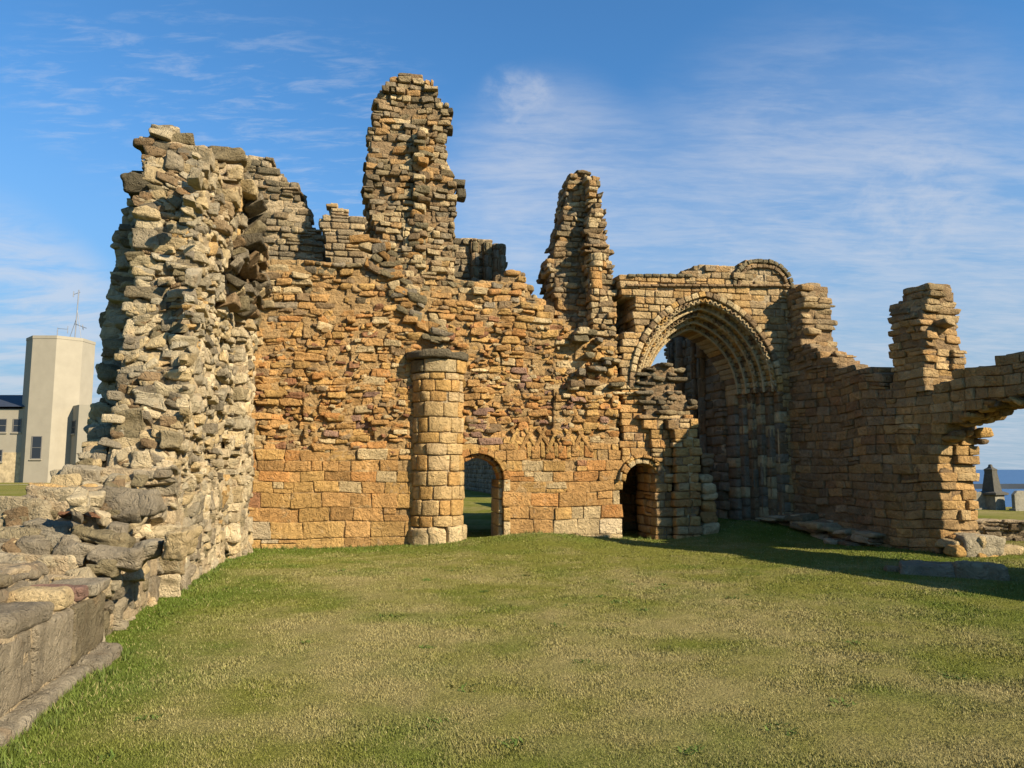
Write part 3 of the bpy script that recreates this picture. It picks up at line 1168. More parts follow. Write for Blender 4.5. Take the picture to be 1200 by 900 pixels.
# coping: roll mould and the semicircular hood on the right
mo = Masonry(FM, 32)
for k in range(8):
    u0, v = FM.px(735 + k * 9.5, 323.5)
    u1, _ = FM.px(735 + (k + 1) * 9.5, 323.5)
    mo.box(u0, u1 - .004, -.06, .5, v - .03, v + .055, tone(mo.rng.uniform(.9, 1.1), PAL['olive']), lod=2, r=.03, jit=.06, rough=.012, lichen=.5)
for k in range(20):
    u0, v = FM.px(733 + k * 9.6, 334.5)
    u1, _ = FM.px(733 + (k + 1) * 9.6, 334.5)
    mo.box(u0, u1 - .003, -.075, .4, v - .035, v + .025, tone(mo.rng.uniform(.9, 1.1), PAL['brown']), lod=2, r=.02, jit=.04, rough=.008, lichen=.25)
lun = Pointed(FM.px(862, 335)[0], FM.px(925, 335)[0], FM.px(890, 337)[1], FM.px(890, 309)[1])
for (u, v, rot, th, L) in lun.ring(0.0, 0.10, .15):
    mo.stone((u, .12, v), (th / 2, .2, L / 2 - .003), tone(mo.rng.uniform(.85, 1.1), PAL['olive']), lod=2, r=.02, rot=rot, jit=.08, rough=.012, lichen=.5)
for (u, v, rot, th, L) in lun.ring(-0.12, -0.03, .15):
    mo.stone((u, .14, v), (th / 2, .2, L / 2 - .003), tone(mo.rng.uniform(.85, 1.1), PAL['brown']), lod=2, r=.02, rot=rot, jit=.08, rough=.012, lichen=.3)
mo.build('coping', MAT['stone'], arch)
# the moulded orders of the arch, each its own ring stepping back into the wall
for k in range(ORD):
    mr = Masonry(FM, 33 + k)
    r1 = (ORD - k) * TH
    r0 = r1 - TH
    base = Pointed(aL, aR, VSP, aV)
    w0 = -0.07 if k == 0 else 0.02 + (k - 1) * STEP
    for (u, v, rot, th, L) in base.ring(r0, r1, .14 if k else .19):
        nm = mr.rng.choice(['pale', 'gold', 'brown', 'pale'])
        mr.stone((u, (w0 + THK) / 2, v), (th / 2 + .01, (THK - w0) / 2, L / 2 - .004), tone(mr.rng.uniform(.85, 1.1), PAL[nm]), lod=2, r=.03, rot=rot, jit=.06, rough=.010, lichen=.06)
        if k in (1, 3):   # chevron: a zig-zag of small pointed blocks on every order's edge
            ca, sa = math.cos(rot), math.sin(rot)
            for sg in (-1, 1):
                mr.stone((u - ca * th * .18 - sa * sg * L * .25, w0 - .015, v - sa * th * .18 + ca * sg * L * .25), (th * .40, .04, L * .14), tone(mr.rng.uniform(.85, 1.1), PAL[nm]), lod=1, r=.025,
                         rot=rot + sg * .75, jit=.05, rough=.008, lichen=.1)
    mr.build('arch_order', MAT['stone'], arch)
# roll mouldings between the orders
for k in range(1, ORD):
    rr_ = (ORD - k) * TH - TH
    pts = []
    base = Pointed(aL, aR, VSP, aV)
    Rm = base.R + rr_ + 0.01
    phi = math.acos(base.c / Rm)
    for i in range(33):
        a = i / 32 * phi
        pts.append((base.c0 + base.c - Rm * math.cos(a), base.vs + Rm * math.sin(a)))
    right_ = [(2 * base.c0 - u, v) for u, v in pts[:-1]][::-1]
    pts = pts + right_
    w0 = 0.02 + (k - 1) * STEP + 0.02
    V, F = [], []
    n = 8
    for i, (u, v) in enumerate(pts):
        a_, b_ = pts[max(0, i - 1)], pts[min(len(pts) - 1, i + 1)]
        tx, ty = b_[0] - a_[0], b_[1] - a_[1]
        L = math.hypot(tx, ty)
        nx_, ny_ = -ty / L, tx / L
        for j in range(n):
            q = 2 * math.pi * j / n
            rad = .034 * (1 + .12 * n1(u * 9, v * 9, j, 5))
            V.append((u + nx_ * rad * math.cos(q), w0 + rad * math.sin(q), v + ny_ * rad * math.cos(q)))
    for i in range(len(pts) - 1):
        for j in range(n):
            F.append((i * n + j, i * n + (j + 1) % n, (i + 1) * n + (j + 1) % n, (i + 1) * n + j))
    V = FM(np.array(V))
    mesh_object('roll_moulding', V, np.array(F), MAT['stone'], arch, np.tile([*PAL['pale'], .08], (len(V), 1)))

# right jamb: shafts with capitals, stepped like the orders
mj = Masonry(FM, 41)
for k in range(ORD):
    uo = AOR - k * TH
    w0 = 0.0 if k == 0 else 0.02 + (k - 1) * STEP + 0.2
    v = 0.1
    while v < VSP - .02:
        h = min(mj.rng.uniform(.2, .3), VSP + .04 - v)
        mj.box(uo - TH - .002, uo + .1, w0, THK, v, v + h - .005, tone(mj.rng.uniform(.85, 1.1), PAL[mj.rng.choice(['brown', 'pale', 'grey'])]), lod=1, r=.015, jit=.03, rough=.008, lichen=.2)
        v += h
mj.build('jamb', MAT['stone'], arch)
for k in range(5):
    uo = AOR - k * TH - TH * .55
    w0 = 0.06 + k * STEP
    drum_column(FM, uo, w0 + .01, .058, 0.3, VSP - .28, 50 + k, arch, 'jamb_shaft', P(brown=3, grey=2, pale=1), ch=(.5, .9), lod=2, nst=2, a0=-2.6, a1=2.6, lichen=.2, rough=.006, rr=.012)
    mk = Masonry(FM, 60 + k)
    mk.box(uo - .062, uo + .062, w0 - .065, w0 + .2, VSP - .28, VSP - .10, PAL['brown'], lod=2, r=.05, jit=.06, rough=.015, lichen=.2)
    mk.box(uo - .085, uo + .085, w0 - .095, w0 + .2, VSP - .095, VSP + .0, PAL['brown'], lod=2, r=.02, jit=.04, rough=.008, lichen=.2)
    mk.build('capital', MAT['stone'], arch)
# small doorway under the left side of the arch
md = Masonry(FM, 65)
for (u, v, rot, th, L) in door2.ring(0.0, 0.13, .19) + door2.ring(0.13, .2, .22):
    md.stone((u, .14 if th > .1 else .08, v), (th / 2, .19, L / 2 - .004), tone(md.rng.uniform(.85, 1.1), PAL[md.rng.choice(['ochre', 'gold', 'pale'])]), lod=2, r=.03, rot=rot, jit=.1, rough=.015)
md.build('door_surround', MAT['stone'], arch)

# closed stone box added behind the small doorway to keep it dark
mps = Masonry(FM, 66)
pu0, pu1 = FM.px(716, 560)[0], FM.px(792, 560)[0]
mps.lay(-.3, 2.55, lambda v: [(pu0, pu1, 2.7, 3.1)] + ([(pu0 - .4, pu0, 1.3, 3.1), (pu1, pu1 + .4, 1.3, 3.1)] if v < 2.2 else [(pu0 - .4, pu1 + .4, 1.25, 3.1)]), lambda v: .25, style_arch, lod=1)
mps.build('doorway_dark_box', MAT['stone'], arch)

# ---------------------------------------------------------------- broken pier in front of the arch, and the statue-like shaft
pier = empty('broken_pier', FM.at(FM.px(795, 600)[0], 0.0), 'broken stone pier with a dark rubble top standing before the great arch', 'pier')
WP = -0.30
poly_p = FM.poly([(771, 700), (771, 545), (766, 530), (766, 505), (756, 500), (757, 478), (754, 455), (758, 438), (768, 428), (782, 424), (796, 432), (799, 446), (797, 456), (808, 462), (814, 474), (816, 490),
                  (821, 510), (822, 560), (823, 700)], WP)


def layers_pier(v):
    r = []
    for a, b in scan(poly_p, max(v, .02)):
        if v < SCR_TOP + .1:
            m = a + (b - a) * .42
            r += [(a, m, WP + .18, 1.1), (m, b, WP, 1.0)]
        else:
            r.append((a, b, WP + .15, 0.95))
    return r


def style_pier(u, v, row):
    a, b = mround(u + 60, v)
    top = ss(v, SCR_TOP + .05, SCR_TOP + .5)
    return dict(len=(0.2, 0.4), prot=0.015 + .06 * top, miss=0.02, split=.1 + .3 * top, r=.03 + .02 * top, jit=.1 + .22 * top, tilt=.01 + .05 * top, rough=.012 + .02 * top, strata=.006 + .008 * top, off=.02 * a,
                end=.02 + .1 * top, pal=lerp_pal(P(ochre=3, gold=3, pale=2, orange=1, brown=1), P(dark=3, brown=3, olive=2, grey=1), top), lichen=.05 + .5 * top, vary=.12)


mp = Masonry(FM, 71)
mp.lay(-.3, FM.px(780, 425, WP)[1], layers_pier, lambda v: .2 if v < SCR_TOP else .11, style_pier, lod=2, mortar='brown')
mp.build('masonry', MAT['stone'], pier, warp=.03)
u, _ = FM.px(815, 580, WP)
drum_column(FM, FM.px(811, 580, WP)[0], WP + .18, .17, .1, SCR_TOP - .05, 72, pier, 'attached_shaft', P(ochre=2, pale=3, brown=2), ch=(.22, .34), lod=2, nst=3, a0=-2.2, a1=2.2)

stump = empty('shaft_stump', FM.at(FM.px(831, 620)[0], -.2), 'narrow weathered shaft fragment, knobbly at the top, standing beside the broken pier', 'stone fragment')
mst = Masonry(FM, 73)
us, _ = FM.px(830, 580, -.2)
prof = [(532, 537, 9), (537, 546, 8), (546, 556, 6), (556, 566, 9), (566, 578, 10), (578, 586, 9), (586, 600, 8.5), (600, 612, 10), (612, 627, 11), (627, 640, 11)]
for (y0, y1, hw) in prof:
    v1 = FM.px(830, y0, -.2)[1]
    v0 = FM.px(830, y1, -.2)[1]
    mst.stone((us + mst.rng.gauss(0, .025), -.1 + mst.rng.gauss(0, .02), (v0 + v1) / 2), (hw * .0203, hw * .021, (v1 - v0) / 2 + .012), tone(mst.rng.uniform(.8, 1.1), PAL[mst.rng.choice(['pale', 'brown', 'ochre'])]), lod=3, r=.1,
              jit=.25, rough=.035, lichen=.2)
mst.build('shaft', MAT['stone'], stump)

# ---------------------------------------------------------------- shaded wall that runs on behind the great arch
back = empty('choir_wall', FS.at(2.5, .5), 'deep shaded choir wall with tall wall shafts seen through the great arch', 'ruin wall')
poly_s = [(0, -.5), (0, 6.1), (1.2, 6.2), (2.6, 6.3), (3.6, 6.3), (4.0, 6.2), (4.05, 5.9), (3.75, 5.6), (3.85, 5.2), (3.7, 4.9), (4.1, 4.4), (4.6, 3.9), (5.4, 3.6), (7.4, 3.3), (14.6, 3.2), (15, -.5)]


def style_plain(pal, lichen=.2, prot=.014, L=(.25, .6), rough=.012, jit=.1, miss=.03, off=.03, end=.08):
    def f(u, v, row):
        a, b = mround(u + 80, v)
        return dict(len=L, prot=prot, miss=miss, split=.15, r=.028, jit=jit, tilt=.012, rough=rough, strata=.006, off=off * a, even=.55, end=end, pal=pal, lichen=lichen + .15 * a, vary=.13)
    return f


msb = Masonry(FS, 81)
msb.lay(-.4, 7.5, lambda v: [(a, b, 0, .7) for a, b in scan(poly_s, v)], lambda v: .24, style_plain(P(brown=4, grey=3, olive=2, dark=1)), lod=1)
msb.build('masonry', MAT['stone'], back)
for (uu, r) in ((1.1, .14), (1.6, .1), (2.5, .16), (3.2, .1)):
    drum_column(FS, uu, -.02, r, -.1, 5.6, int(uu * 100), back, 'wall_shaft', P(brown=3, grey=3), ch=(.4, .6), lod=1, nst=2, a0=-2, a1=2)

# far wall glimpsed through the little doorway
FT = Frame((0.2, 43.0), (-.2, 1), (1, .2))
fw = empty('yard_wall', FT.at(10, .5), 'grey shaded yard wall glimpsed through the small round headed doorway', 'wall')
mfw = Masonry(FT, 83)
mfw.lay(-.4, 3.6, lambda v: [(0.0, 24, 0, .9)] if v < 2.6 else [(1.2, 23, 0, .9)], lambda v: .34, style_plain(P(grey=4, brown=3, cold=1)), lod=0)
mfw.build('masonry', MAT['stone'], fw)

# ---------------------------------------------------------------- wall on the right with its stepped top, pier and broken arch
right = empty('side_wall', FR.at(3.5, .4), 'shaded side wall with ragged stepped top, a jagged pier and a broken arch', 'ruin wall')
poly_r = FR.poly([('uv', -.6, -.5), ('uv', -.6, 6.3), (926, 336), (937, 335), (939, 350), (941, 402), (952, 412), (966, 418), (982, 428), (1000, 434), (1012, 434), (1024, 432), (1034, 442),
                  (1034, 458), (1038, 456), (1041, 430), (1043, 400), (1037, 372), (1046, 358), (1052, 342), (1066, 334), (1082, 332), (1084, 400), (1084, 462), (1098, 452), (1116, 438), (1140, 431), (1165, 424), (1185, 419),
                  (1200, 411), ('uv', 6.45, 3.62), ('uv', 6.55, 5.2), ('uv', 6.85, 5.5), ('uv', 7.05, 4.6), ('uv', 7.4, 3.45), ('uv', 8.5, 3.5), ('uv', 10.0, 3.62), ('uv', 11.2, 3.6), ('uv', 12.0, 3.3), ('uv', 13, 3.15), ('uv', 14, 3.0), ('uv', 14, -.5)])
hole_r = FR.poly([(1103, 700), (1103, 600), (1101, 520), (1108, 500), (1120, 490), (1136, 482), (1152, 473), (1170, 466), (1190, 466), ('uv', 7.1, 2.45), ('uv', 7.6, 2.0), ('uv', 7.7, 1.0), ('uv', 7.7, -.6)])


def layers_right(v):
    vv = max(v, .03)
    ints = scan(poly_r, vv)
    hs = scan(hole_r, vv)
    ints = cut(ints, hs)
    out = []
    for a, b in ints:
        tp = ss(v, 4.3, 5.3) if 2.6 < a < 5 else 0
        w1 = .95 - .16 * tp + .05 * n1(v * 2.3, a, 0, 8)
        w0 = 0.16 * tp
        if a > 6 and b > 9:
            w1 = 1.0
        out.append((a, b, w0, w1))
    return out


def style_right(u, v, row):
    a, b = mround(u + 100, v)
    top = ss(v + .3 * a, 3.6, 4.6)
    nearu = ss(u, 2.6, 3.6)
    return dict(len=(.2, .5) if v > 1.2 else (.28, .6), gap=.004, prot=.008 + .024 * top, miss=.03, split=.10 + .06 * top, r=.015 + .014 * top, jit=.13 + .17 * top, tilt=.014 + .02 * top, rough=.014 + .014 * top, strata=.008,
                off=.03 * a + .015 * b, even=.62, end=.06 + .07 * top, pal=lerp_pal(lerp_pal(P(brown=4, ochre=2, gold=1, grey=2, rust=.6), P(gold=4, pale=3, ochre=3, brown=1), nearu * .8), PAL_TOP, top * .65), lichen=.05 + .2 * top, vary=.11)


mrw = Masonry(FR, 91)
mrw.lay(-.3, 6.2, layers_right, lambda v: .135 if v > 3.4 else .185, style_right, lod=2, mortar='brown')
# spreading foot of the pier and the shattered underside of the arch
for k in range(16):
    u, v = FR.px(mrw.rng.uniform(1100, 1114), mrw.rng.uniform(628, 660), mrw.rng.uniform(.2, .9))
    mrw.stone((4.36 + mrw.rng.uniform(-.1, .3), mrw.rng.uniform(.05, 1.25), mrw.rng.uniform(0, .22)), (mrw.rng.uniform(.12, .3), mrw.rng.uniform(.12, .25), mrw.rng.uniform(.07, .14)),
              tone(mrw.rng.uniform(.85, 1.1), PAL[mrw.rng.choice(['pale', 'gold', 'ochre'])]), lod=2, r=.07, jit=.3, rough=.04, roll=mrw.rng.gauss(0, .2))
for k in range(60):
    t = mrw.rng.random()
    px = 1104 + 92 * t
    py = np.interp(px, [1103, 1110, 1120, 1136, 1152, 1170, 1200], [520, 498, 490, 482, 473, 466, 468])
    u, v = FR.px(px, py)
    mrw.stone((u, mrw.rng.uniform(.1, .9), v + mrw.rng.uniform(-.06, .06)), (mrw.rng.uniform(.08, .18), mrw.rng.uniform(.1, .2), mrw.rng.uniform(.04, .08)), tone(mrw.rng.uniform(.8, 1.1), PAL[mrw.rng.choice(['ochre', 'brown', 'gold'])]),
              lod=2, r=.05, jit=.3, rough=.03, rot=mrw.rng.uniform(-.6, .3))
for (x, y) in ((1194, 472), (1197, 481), (1199, 489)):
    u, v = FR.px(x, y)
    mrw.stone((u + .05, .4, v), (.1, .2, .07), PAL['dark'], lod=2, r=.04, jit=.3, rough=.03)
mrw.build('masonry', MAT['stone'], right, warp=.065)
# ---------------------------------------------------------------- the near left wall end
left = empty('wall_end', FL.at(12, .7), 'tall broken wall end of pale and dark lichened rubble rising at the left', 'ruin wall')
NEAR_Z = [-.5, .1, .5, .75, .95, 1.25, 1.40, 1.55, 2.0, 3.0, 4.2, 5.4, 6.2, 6.8, 7.1]
NEAR_D = [5.95, 5.95, 6.0, 6.3, 6.7, 7.25, 7.6, 8.75, 8.95, 9.3, 9.55, 9.75, 10.0, 10.3, 11.2]
FAR_Z = [-.5, 3.9, 4.4, 4.9, 5.5, 6.6, 7.2]
FAR_D = [15.6, 15.6, 14.9, 14.5, 14.0, 12.9, 12.2]


def layers_left(v):
    n = float(np.interp(v, NEAR_Z, NEAR_D))
    f = float(np.interp(v, FAR_Z, FAR_D))
    w1 = float(np.interp(v, [0, 1.3, 2, 4, 5.2, 5.7, 6.2, 6.7, 7.2], [1.3, 1.3, 1.32, 1.44, 1.42, 1.2, .85, .5, .3]))
    r = []
    rec = .75 * ss(v, 1.5, 2.4)
    if v < 1.42:
        m = 8.7
        r.append((n, m, (.16 if v < .55 else .36 + .12 * (v - .55)), w1))
        r.append((m, f, 0.0, w1))
    else:
        over = -.22 * ss(v, 4.9, 6.3)
        m = n + 1.1
        wn0, wn1 = .05 + .5 * ss(v, 6.3, 6.85), float(np.interp(v, [6.0, 6.5, 6.85], [.92, .92, .8]))
        if v < 6.42:
            r.append((n, m, wn0, wn1))
        if w1 > 1.0:
            r.append((n + rec, m, .92, w1))
        r.append((m, f, over + .12 * (1 - ss(v, 4.5, 5.2)), w1 - .15))
    if v < 5.0:
        r.append((13.2, 15.2, -.16, .2))
    return r


def style_left(u, v, row):
    a, b = mround(u + 7, v + row * .7)
    nearend = 1 - ss(u, 10.4, 11.4)
    low = 1 - ss(v, 1.2, 1.9)
    top = ss(v + .5 * a, 4.4, 6.4)
    pal = lerp_pal(PAL_PALE, P(buff=4, grey=2, olive=2, ash=2, gold=1, dark=.5), .5)
    pal = lerp_pal(pal, P(cold=3, buff=3, grey=2, olive=1.5, ash=2), .65 * low * nearend)
    pal = lerp_pal(pal, P(grey=2.5, olive=2, brown=2.5, pale=3, dark=.8), top * .85)
    return dict(len=(.16, .42), prot=.016 + .012 * nearend, miss=.06, split=.12, r=.03 + .004 * nearend, jit=.42, tilt=.06, rough=.044, strata=.013, vj=.035, row=(.19, .38), even=.22, off=.04 * a, end=.05, gap=.010, ue=.085, pal=pal,
                lichen=.03 + .26 * top + .08 * low * nearend + .12 * a, vary=.12)


ml = Masonry(FL, 101)
ml.lay(-.3, 7.15, layers_left, lambda v: .215 + .07 * n1(v * 3, 1, 1, 4), style_left, lod=3, mort_in=.012)
# big ledge blocks and round boulders at the foot of the broken end
for (px, py, w, hu, hw, hv, nm, li) in ((95, 590, 1.05, .35, .28, .13, 'olive', .5), (150, 588, .55, .35, .34, .14, 'grey', .35), (55, 638, 1.2, .22, .24, .17, 'cold', .2), (80, 655, .9, .2, .2, .13, 'grey', .2),
                                        (125, 632, .7, .22, .30, .08, 'olive', .3), (135, 650, .55, .25, .26, .09, 'grey', .3), (95, 608, .95, .3, .25, .045, 'rust', 0), (170, 640, .35, .2, .16, .13, 'cold', .1), (205, 640, .2, .3, .16, .2, 'pale', 0),
                                        (110, 480, 1.25, .3, .22, .13, 'pale', .1), (125, 435, 1.35, .25, .2, .10, 'olive', .3), (165, 222, .8, .3, .24, .15, 'dark', .6), (203, 272, .62, .2, .17, .15, 'dark', .5)):
    d = pix_dir(px, py)
    # stand them just proud of the broken face: march along the near profile
    best = None
    for t in np.linspace(6, 14, 320):
        p = d * t + np.array([0, 0, EYE])
        uu = (p[:2] - FL.O) @ FL.U
        ww = (p[:2] - FL.O) @ FL.W
        n_ = float(np.interp(p[2], NEAR_Z, NEAR_D)) + (.6 if ww > .92 and p[2] > 1.7 else 0)
        if uu >= n_:
            best = (uu, (p[:2] - FL.O) @ FL.W, p[2])
            break
    if best:
        ml.stone((best[0] + (.14 if best[2] < 1.7 else .24), min(best[1], 1.2), best[2]), (hu * .8, hw * .78, hv * .85), tone(ml.rng.uniform(.85, 1.05), PAL[nm]), lod=4, r=.055, jit=.5, rough=.05, strata=.02, lichen=li, rot=ml.rng.gauss(0, .08), roll=ml.rng.gauss(0, .12))
# small packing stones bedded between the big ones, and a crest of loose rubble
for k in range(520):
    vv = ml.rng.uniform(.3, 6.3)
    ww = ml.rng.uniform(.1, 1.3)
    uu = float(np.interp(vv, NEAR_Z, NEAR_D)) + (.75 * ss(vv, 1.5, 2.4) if ww > .92 else 0)
    sz = ml.rng.uniform(.03, .085)
    ml.stone((uu + .05 + ml.rng.uniform(-.02, .05), ww, vv), (sz * 1.1, sz * ml.rng.uniform(.9, 1.9), sz * ml.rng.uniform(.6, 1)), tone(ml.rng.uniform(.75, 1.1), PAL[ml.rng.choice(['buff', 'ash', 'pale', 'grey', 'olive', 'brown'])]),
             lod=2, r=.02, jit=.5, rough=.02, lichen=.15, rot=ml.rng.gauss(0, .25), roll=ml.rng.gauss(0, .25))
for k in range(420):
    vv = ml.rng.uniform(.3, 6.0)
    uu = ml.rng.uniform(9.0 if vv > 1.4 else 6.4, 13.5)
    sz = ml.rng.uniform(.03, .085)
    w0_ = (.16 if vv < .55 else .40) if (vv < 1.42 and uu < 8.7) else .06
    ml.stone((uu, w0_ + ml.rng.uniform(-.05, .03), vv), (sz * ml.rng.uniform(.9, 1.9), sz, sz * ml.rng.uniform(.6, 1)), tone(ml.rng.uniform(.75, 1.1), PAL[ml.rng.choice(['buff', 'ash', 'pale', 'grey', 'cream'])]),
             lod=2, r=.02, jit=.5, rough=.02, lichen=.1, rot=ml.rng.gauss(0, .25))
for k in range(90):
    t = ml.rng.random()
    ww = .25 + .75 * t
    vv = 6.4 + .34 * math.exp(-((ww - .68) / .2) ** 2) * ml.rng.random() - .35 * max(0, ww - .8)
    sz = ml.rng.uniform(.05, .12)
    ml.stone((10.2 + ml.rng.uniform(0, 1.0), ww, vv), (sz * 1.4, sz * 1.3, sz * .6), tone(ml.rng.uniform(.7, 1.0), PAL[ml.rng.choice(['grey', 'ash', 'olive', 'buff', 'brown'])]), lod=2, r=.025, jit=.5, rough=.025, lichen=.35,
             rot=ml.rng.gauss(0, .15), roll=ml.rng.gauss(0, .15))
ml.build('masonry', MAT['stone_near'], left, warp=.11)
# remains of a vault springing on the inner side
mv = Masonry(FL, 102)
for k in range(54):
    t = mv.rng.random()
    uu = 11.6 + 2.6 * mv.rng.random()
    vv = 4.3 + 2.4 * t * (1 - (uu - 11.6) / 4.4)
    mv.stone((uu, -.10 - .25 * t + mv.rng.uniform(-.1, .1), vv), (mv.rng.uniform(.12, .3), mv.rng.uniform(.12, .2), mv.rng.uniform(.05, .1)), tone(mv.rng.uniform(.75, 1.05), PAL[mv.rng.choice(['grey', 'brown', 'olive', 'pale', 'dark'])]),
             lod=2, r=.03, jit=.5, rough=.035, roll=-.45 + mv.rng.gauss(0, .3), lichen=.3)
mv.build('vault_springing', MAT['stone'], left)

# gable-like stub behind the corner of the two walls
stub = empty('wall_stub', FM.at(.9, 2.2), 'grey stepped wall stub rising behind the corner at the top of the orange wall', 'ruin wall')
poly_st = FM.poly([(262, 640), (268, 300), (276, 186), (290, 183), (318, 185), (322, 197), (332, 205), (336, 214), (352, 216), (354, 236), (364, 242), (366, 262), (380, 280), (380, 640)], 2.0)
mst2 = Masonry(FM, 111)
mst2.lay(-.3, FM.px(300, 183, 2.)[1], lambda v: [(a, b, 2.0, 3.1) for a, b in scan(poly_st, v)], lambda v: .16, style_plain(P(grey=4, olive=3, brown=3, pale=1, dark=1), .45, .035, (.18, .5), .024, .25), lod=1)
mst2.build('masonry', MAT['stone'], stub, warp=.04)

FB = Frame((-8.3, 20.5), (-.26, 1), (-1, -.26))  # unseen wall added behind the wall end to cast shade on the left lawn
mrt = Masonry(FB, 114)
mrt.lay(-.3, 6.6, lambda v: [(0, 13 - .5 * v, 0, 1.0)], lambda v: .3, style_plain(P(grey=3, brown=3, buff=2, olive=1), .2), lod=0)
mrt.build('unseen_shade_wall', MAT['stone'], stub)

frag1 = empty('wall_fragment', FM.at(2.2, 5.4), 'distant low wall fragment with one raised merlon, left of the tallest stump', 'ruin wall')
poly_f1 = FM.poly([(376, 700), (376, 252), (384, 250), (384, 239), (393, 238), (404, 245), (405, 250), (440, 253), (450, 256), (450, 700)], 5.0)
mf1 = Masonry(FM, 112)
mf1.lay(-.3, FM.px(388, 238, 5.)[1], lambda v: [(a, b, 5.0, 6.0) for a, b in scan(poly_f1, v)], lambda v: .2, style_plain(P(pale=3, brown=3, grey=3, gold=1), .25), lod=1)
mf1.build('masonry', MAT['stone'], frag1)

frag2 = empty('shafted_wall', FM.at(5.0, 3.4), 'dark wall fragment with clustered upright shafts seen just right of the tallest stump', 'ruin wall')
poly_f2 = FM.poly([(500, 700), (500, 430), (528, 420), (528, 282), (540, 279), (552, 281), (566, 280), (572, 284), (588, 286), (591, 300), (591, 420), (650, 430), (650, 700)], 3.0)
F2A, F2B = FM.px(522, 600, 3.0)[0], FM.px(606, 600, 3.0)[0]
mf2 = Masonry(FM, 113)
mf2.lay(-.3, FM.px(545, 279, 3.)[1], lambda v: [(a, b, 3.0, 3.9) for a, b in cut(scan(poly_f2, v), [(F2A, F2B)] if v < 2.7 else [])], lambda v: .18, style_plain(P(olive=3, brown=3, grey=3, dark=1.5), .4, .025, (.18, .4), .02, .2), lod=1)
mf2.build('masonry', MAT['stone'], frag2)
for (x, y0) in ((556, 281), (571, 285), (581, 287), (587, 287)):
    u, v1 = FM.px(x, y0, 3.0)
    drum_column(FM, u, 2.96, .13, 3.2, v1, int(x), frag2, 'wall_shaft', P(olive=3, brown=2, grey=2), ch=(.25, .4), lod=1, nst=3, a0=-2.4, a1=2.4, lichen=.35)

# ---------------------------------------------------------------- low wall in the foreground
low = empty('low_wall', FL.at(3.5, .6), 'low foreground wall of big grey blocks on a sandy plinth at the lower left', 'low wall')


def style_low(u, v, row):
    a, b = mround(u + 130, v)
    top = v > .56
    return dict(len=(.45, .95) if not top else (.3, .6), prot=.012 if not top else .03, miss=0, split=.04, r=.035 if not top else .06, jit=.07 if not top else .2, tilt=.008, rough=.018 if not top else .03, strata=.004, off=.01 * a, end=.03,
                gap=.005, pal=P(cold=4, grey=4, pale=.7, olive=2, purple=.3), lichen=.22 + .25 * a, vary=.10)


def layers_low(v):
    end = 5.85
    if v < .56:
        return [(-1.5, end, -.02, 1.35)]
    return [(-1.5, end - .15, .40, 1.3)]


mlw = Masonry(FL, 121)
hs = iter([.30, .28, .27, .2, .2, .2, .2])
mlw.lay(-.28, .80, layers_low, lambda v: {True: .40, False: .2}[v < .3], style_low, lod=4, mort_in=.02)
mlw.stone((5.62, .17, .60), (.22, .2, .055), PAL['cold'], lod=4, r=.03, jit=.12, rough=.014, lichen=.1)
mlw.stone((5.25, .2, .61), (.1, .22, .06), PAL['purple'], lod=4, r=.04, jit=.12, rough=.014, lichen=.1)
mlw.stone((4.9, .2, .62), (.16, .22, .075), PAL['pale'], lod=4, r=.06, jit=.2, rough=.02, lichen=.1)
mlw.stone((4.2, .18, .60), (.4, .2, .08), PAL['grey'], lod=4, r=.07, jit=.2, rough=.025, lichen=.3)
mlw.stone((3.2, .2, .62), (.4, .22, .09), PAL['cold'], lod=4, r=.07, jit=.2, rough=.025, lichen=.3)
mlw.build('masonry', MAT['stone_near'], low, warp=.012)
mpl = Masonry(FL, 122)
u = -1.5
while u < 5.8:
    L = mpl.rng.uniform(.7, 1.2)
    mpl.box(u, min(u + L, 5.85) - .006, -.13 + mpl.rng.gauss(0, .015), .15, -.2, .085 + mpl.rng.gauss(0, .012), tone(mpl.rng.uniform(.75, .95), PAL['cold']), lod=4, r=.05, jit=.08, rough=.03, strata=.002, lichen=.12)
    u += L
mpl.build('plinth', MAT['stone_near'], low)

# ---------------------------------------------------------------- loose stones, rubble banks, slab
FX = Frame((0, 0), (1, 0), (0, 1))


def rubble_bank(name, label, x0, y0, x1, y1, h, depth, seed, pal, n, cat='rubble'):
    dx, dy = x1 - x0, y1 - y0
    L = math.hypot(dx, dy)
    f = Frame((x0, y0), (dx, dy), (-dy, dx))
    m = Masonry(f, seed)
    for k in range(n):
        u = m.rng.uniform(0, L)
        w = m.rng.uniform(0, depth)
        g = float(ground_z(*f.at(u, w)[:2]))
        lv = m.rng.choice([0.0, .5, .9])
        hh = h * min(1, 2.6 * u / L + .35)
        nm = m.rng.choices([q for q, _ in pal], [q for _, q in pal])[0]
        m.stone((u, w, g + lv * hh * .8), (m.rng.uniform(.15, .42), m.rng.uniform(.14, .3), hh * m.rng.uniform(.14, .26)), tone(m.rng.uniform(.8, 1.1), PAL[nm]), lod=2, r=.06, jit=.3, rough=.03, rot=m.rng.gauss(0, .06), lichen=m.rng.uniform(0, .35))
    return tag(m.build(name, MAT['stone'], None, loc=(float(f.at(L / 2)[0]), float(f.at(L / 2)[1]), 0.0)), label, cat)


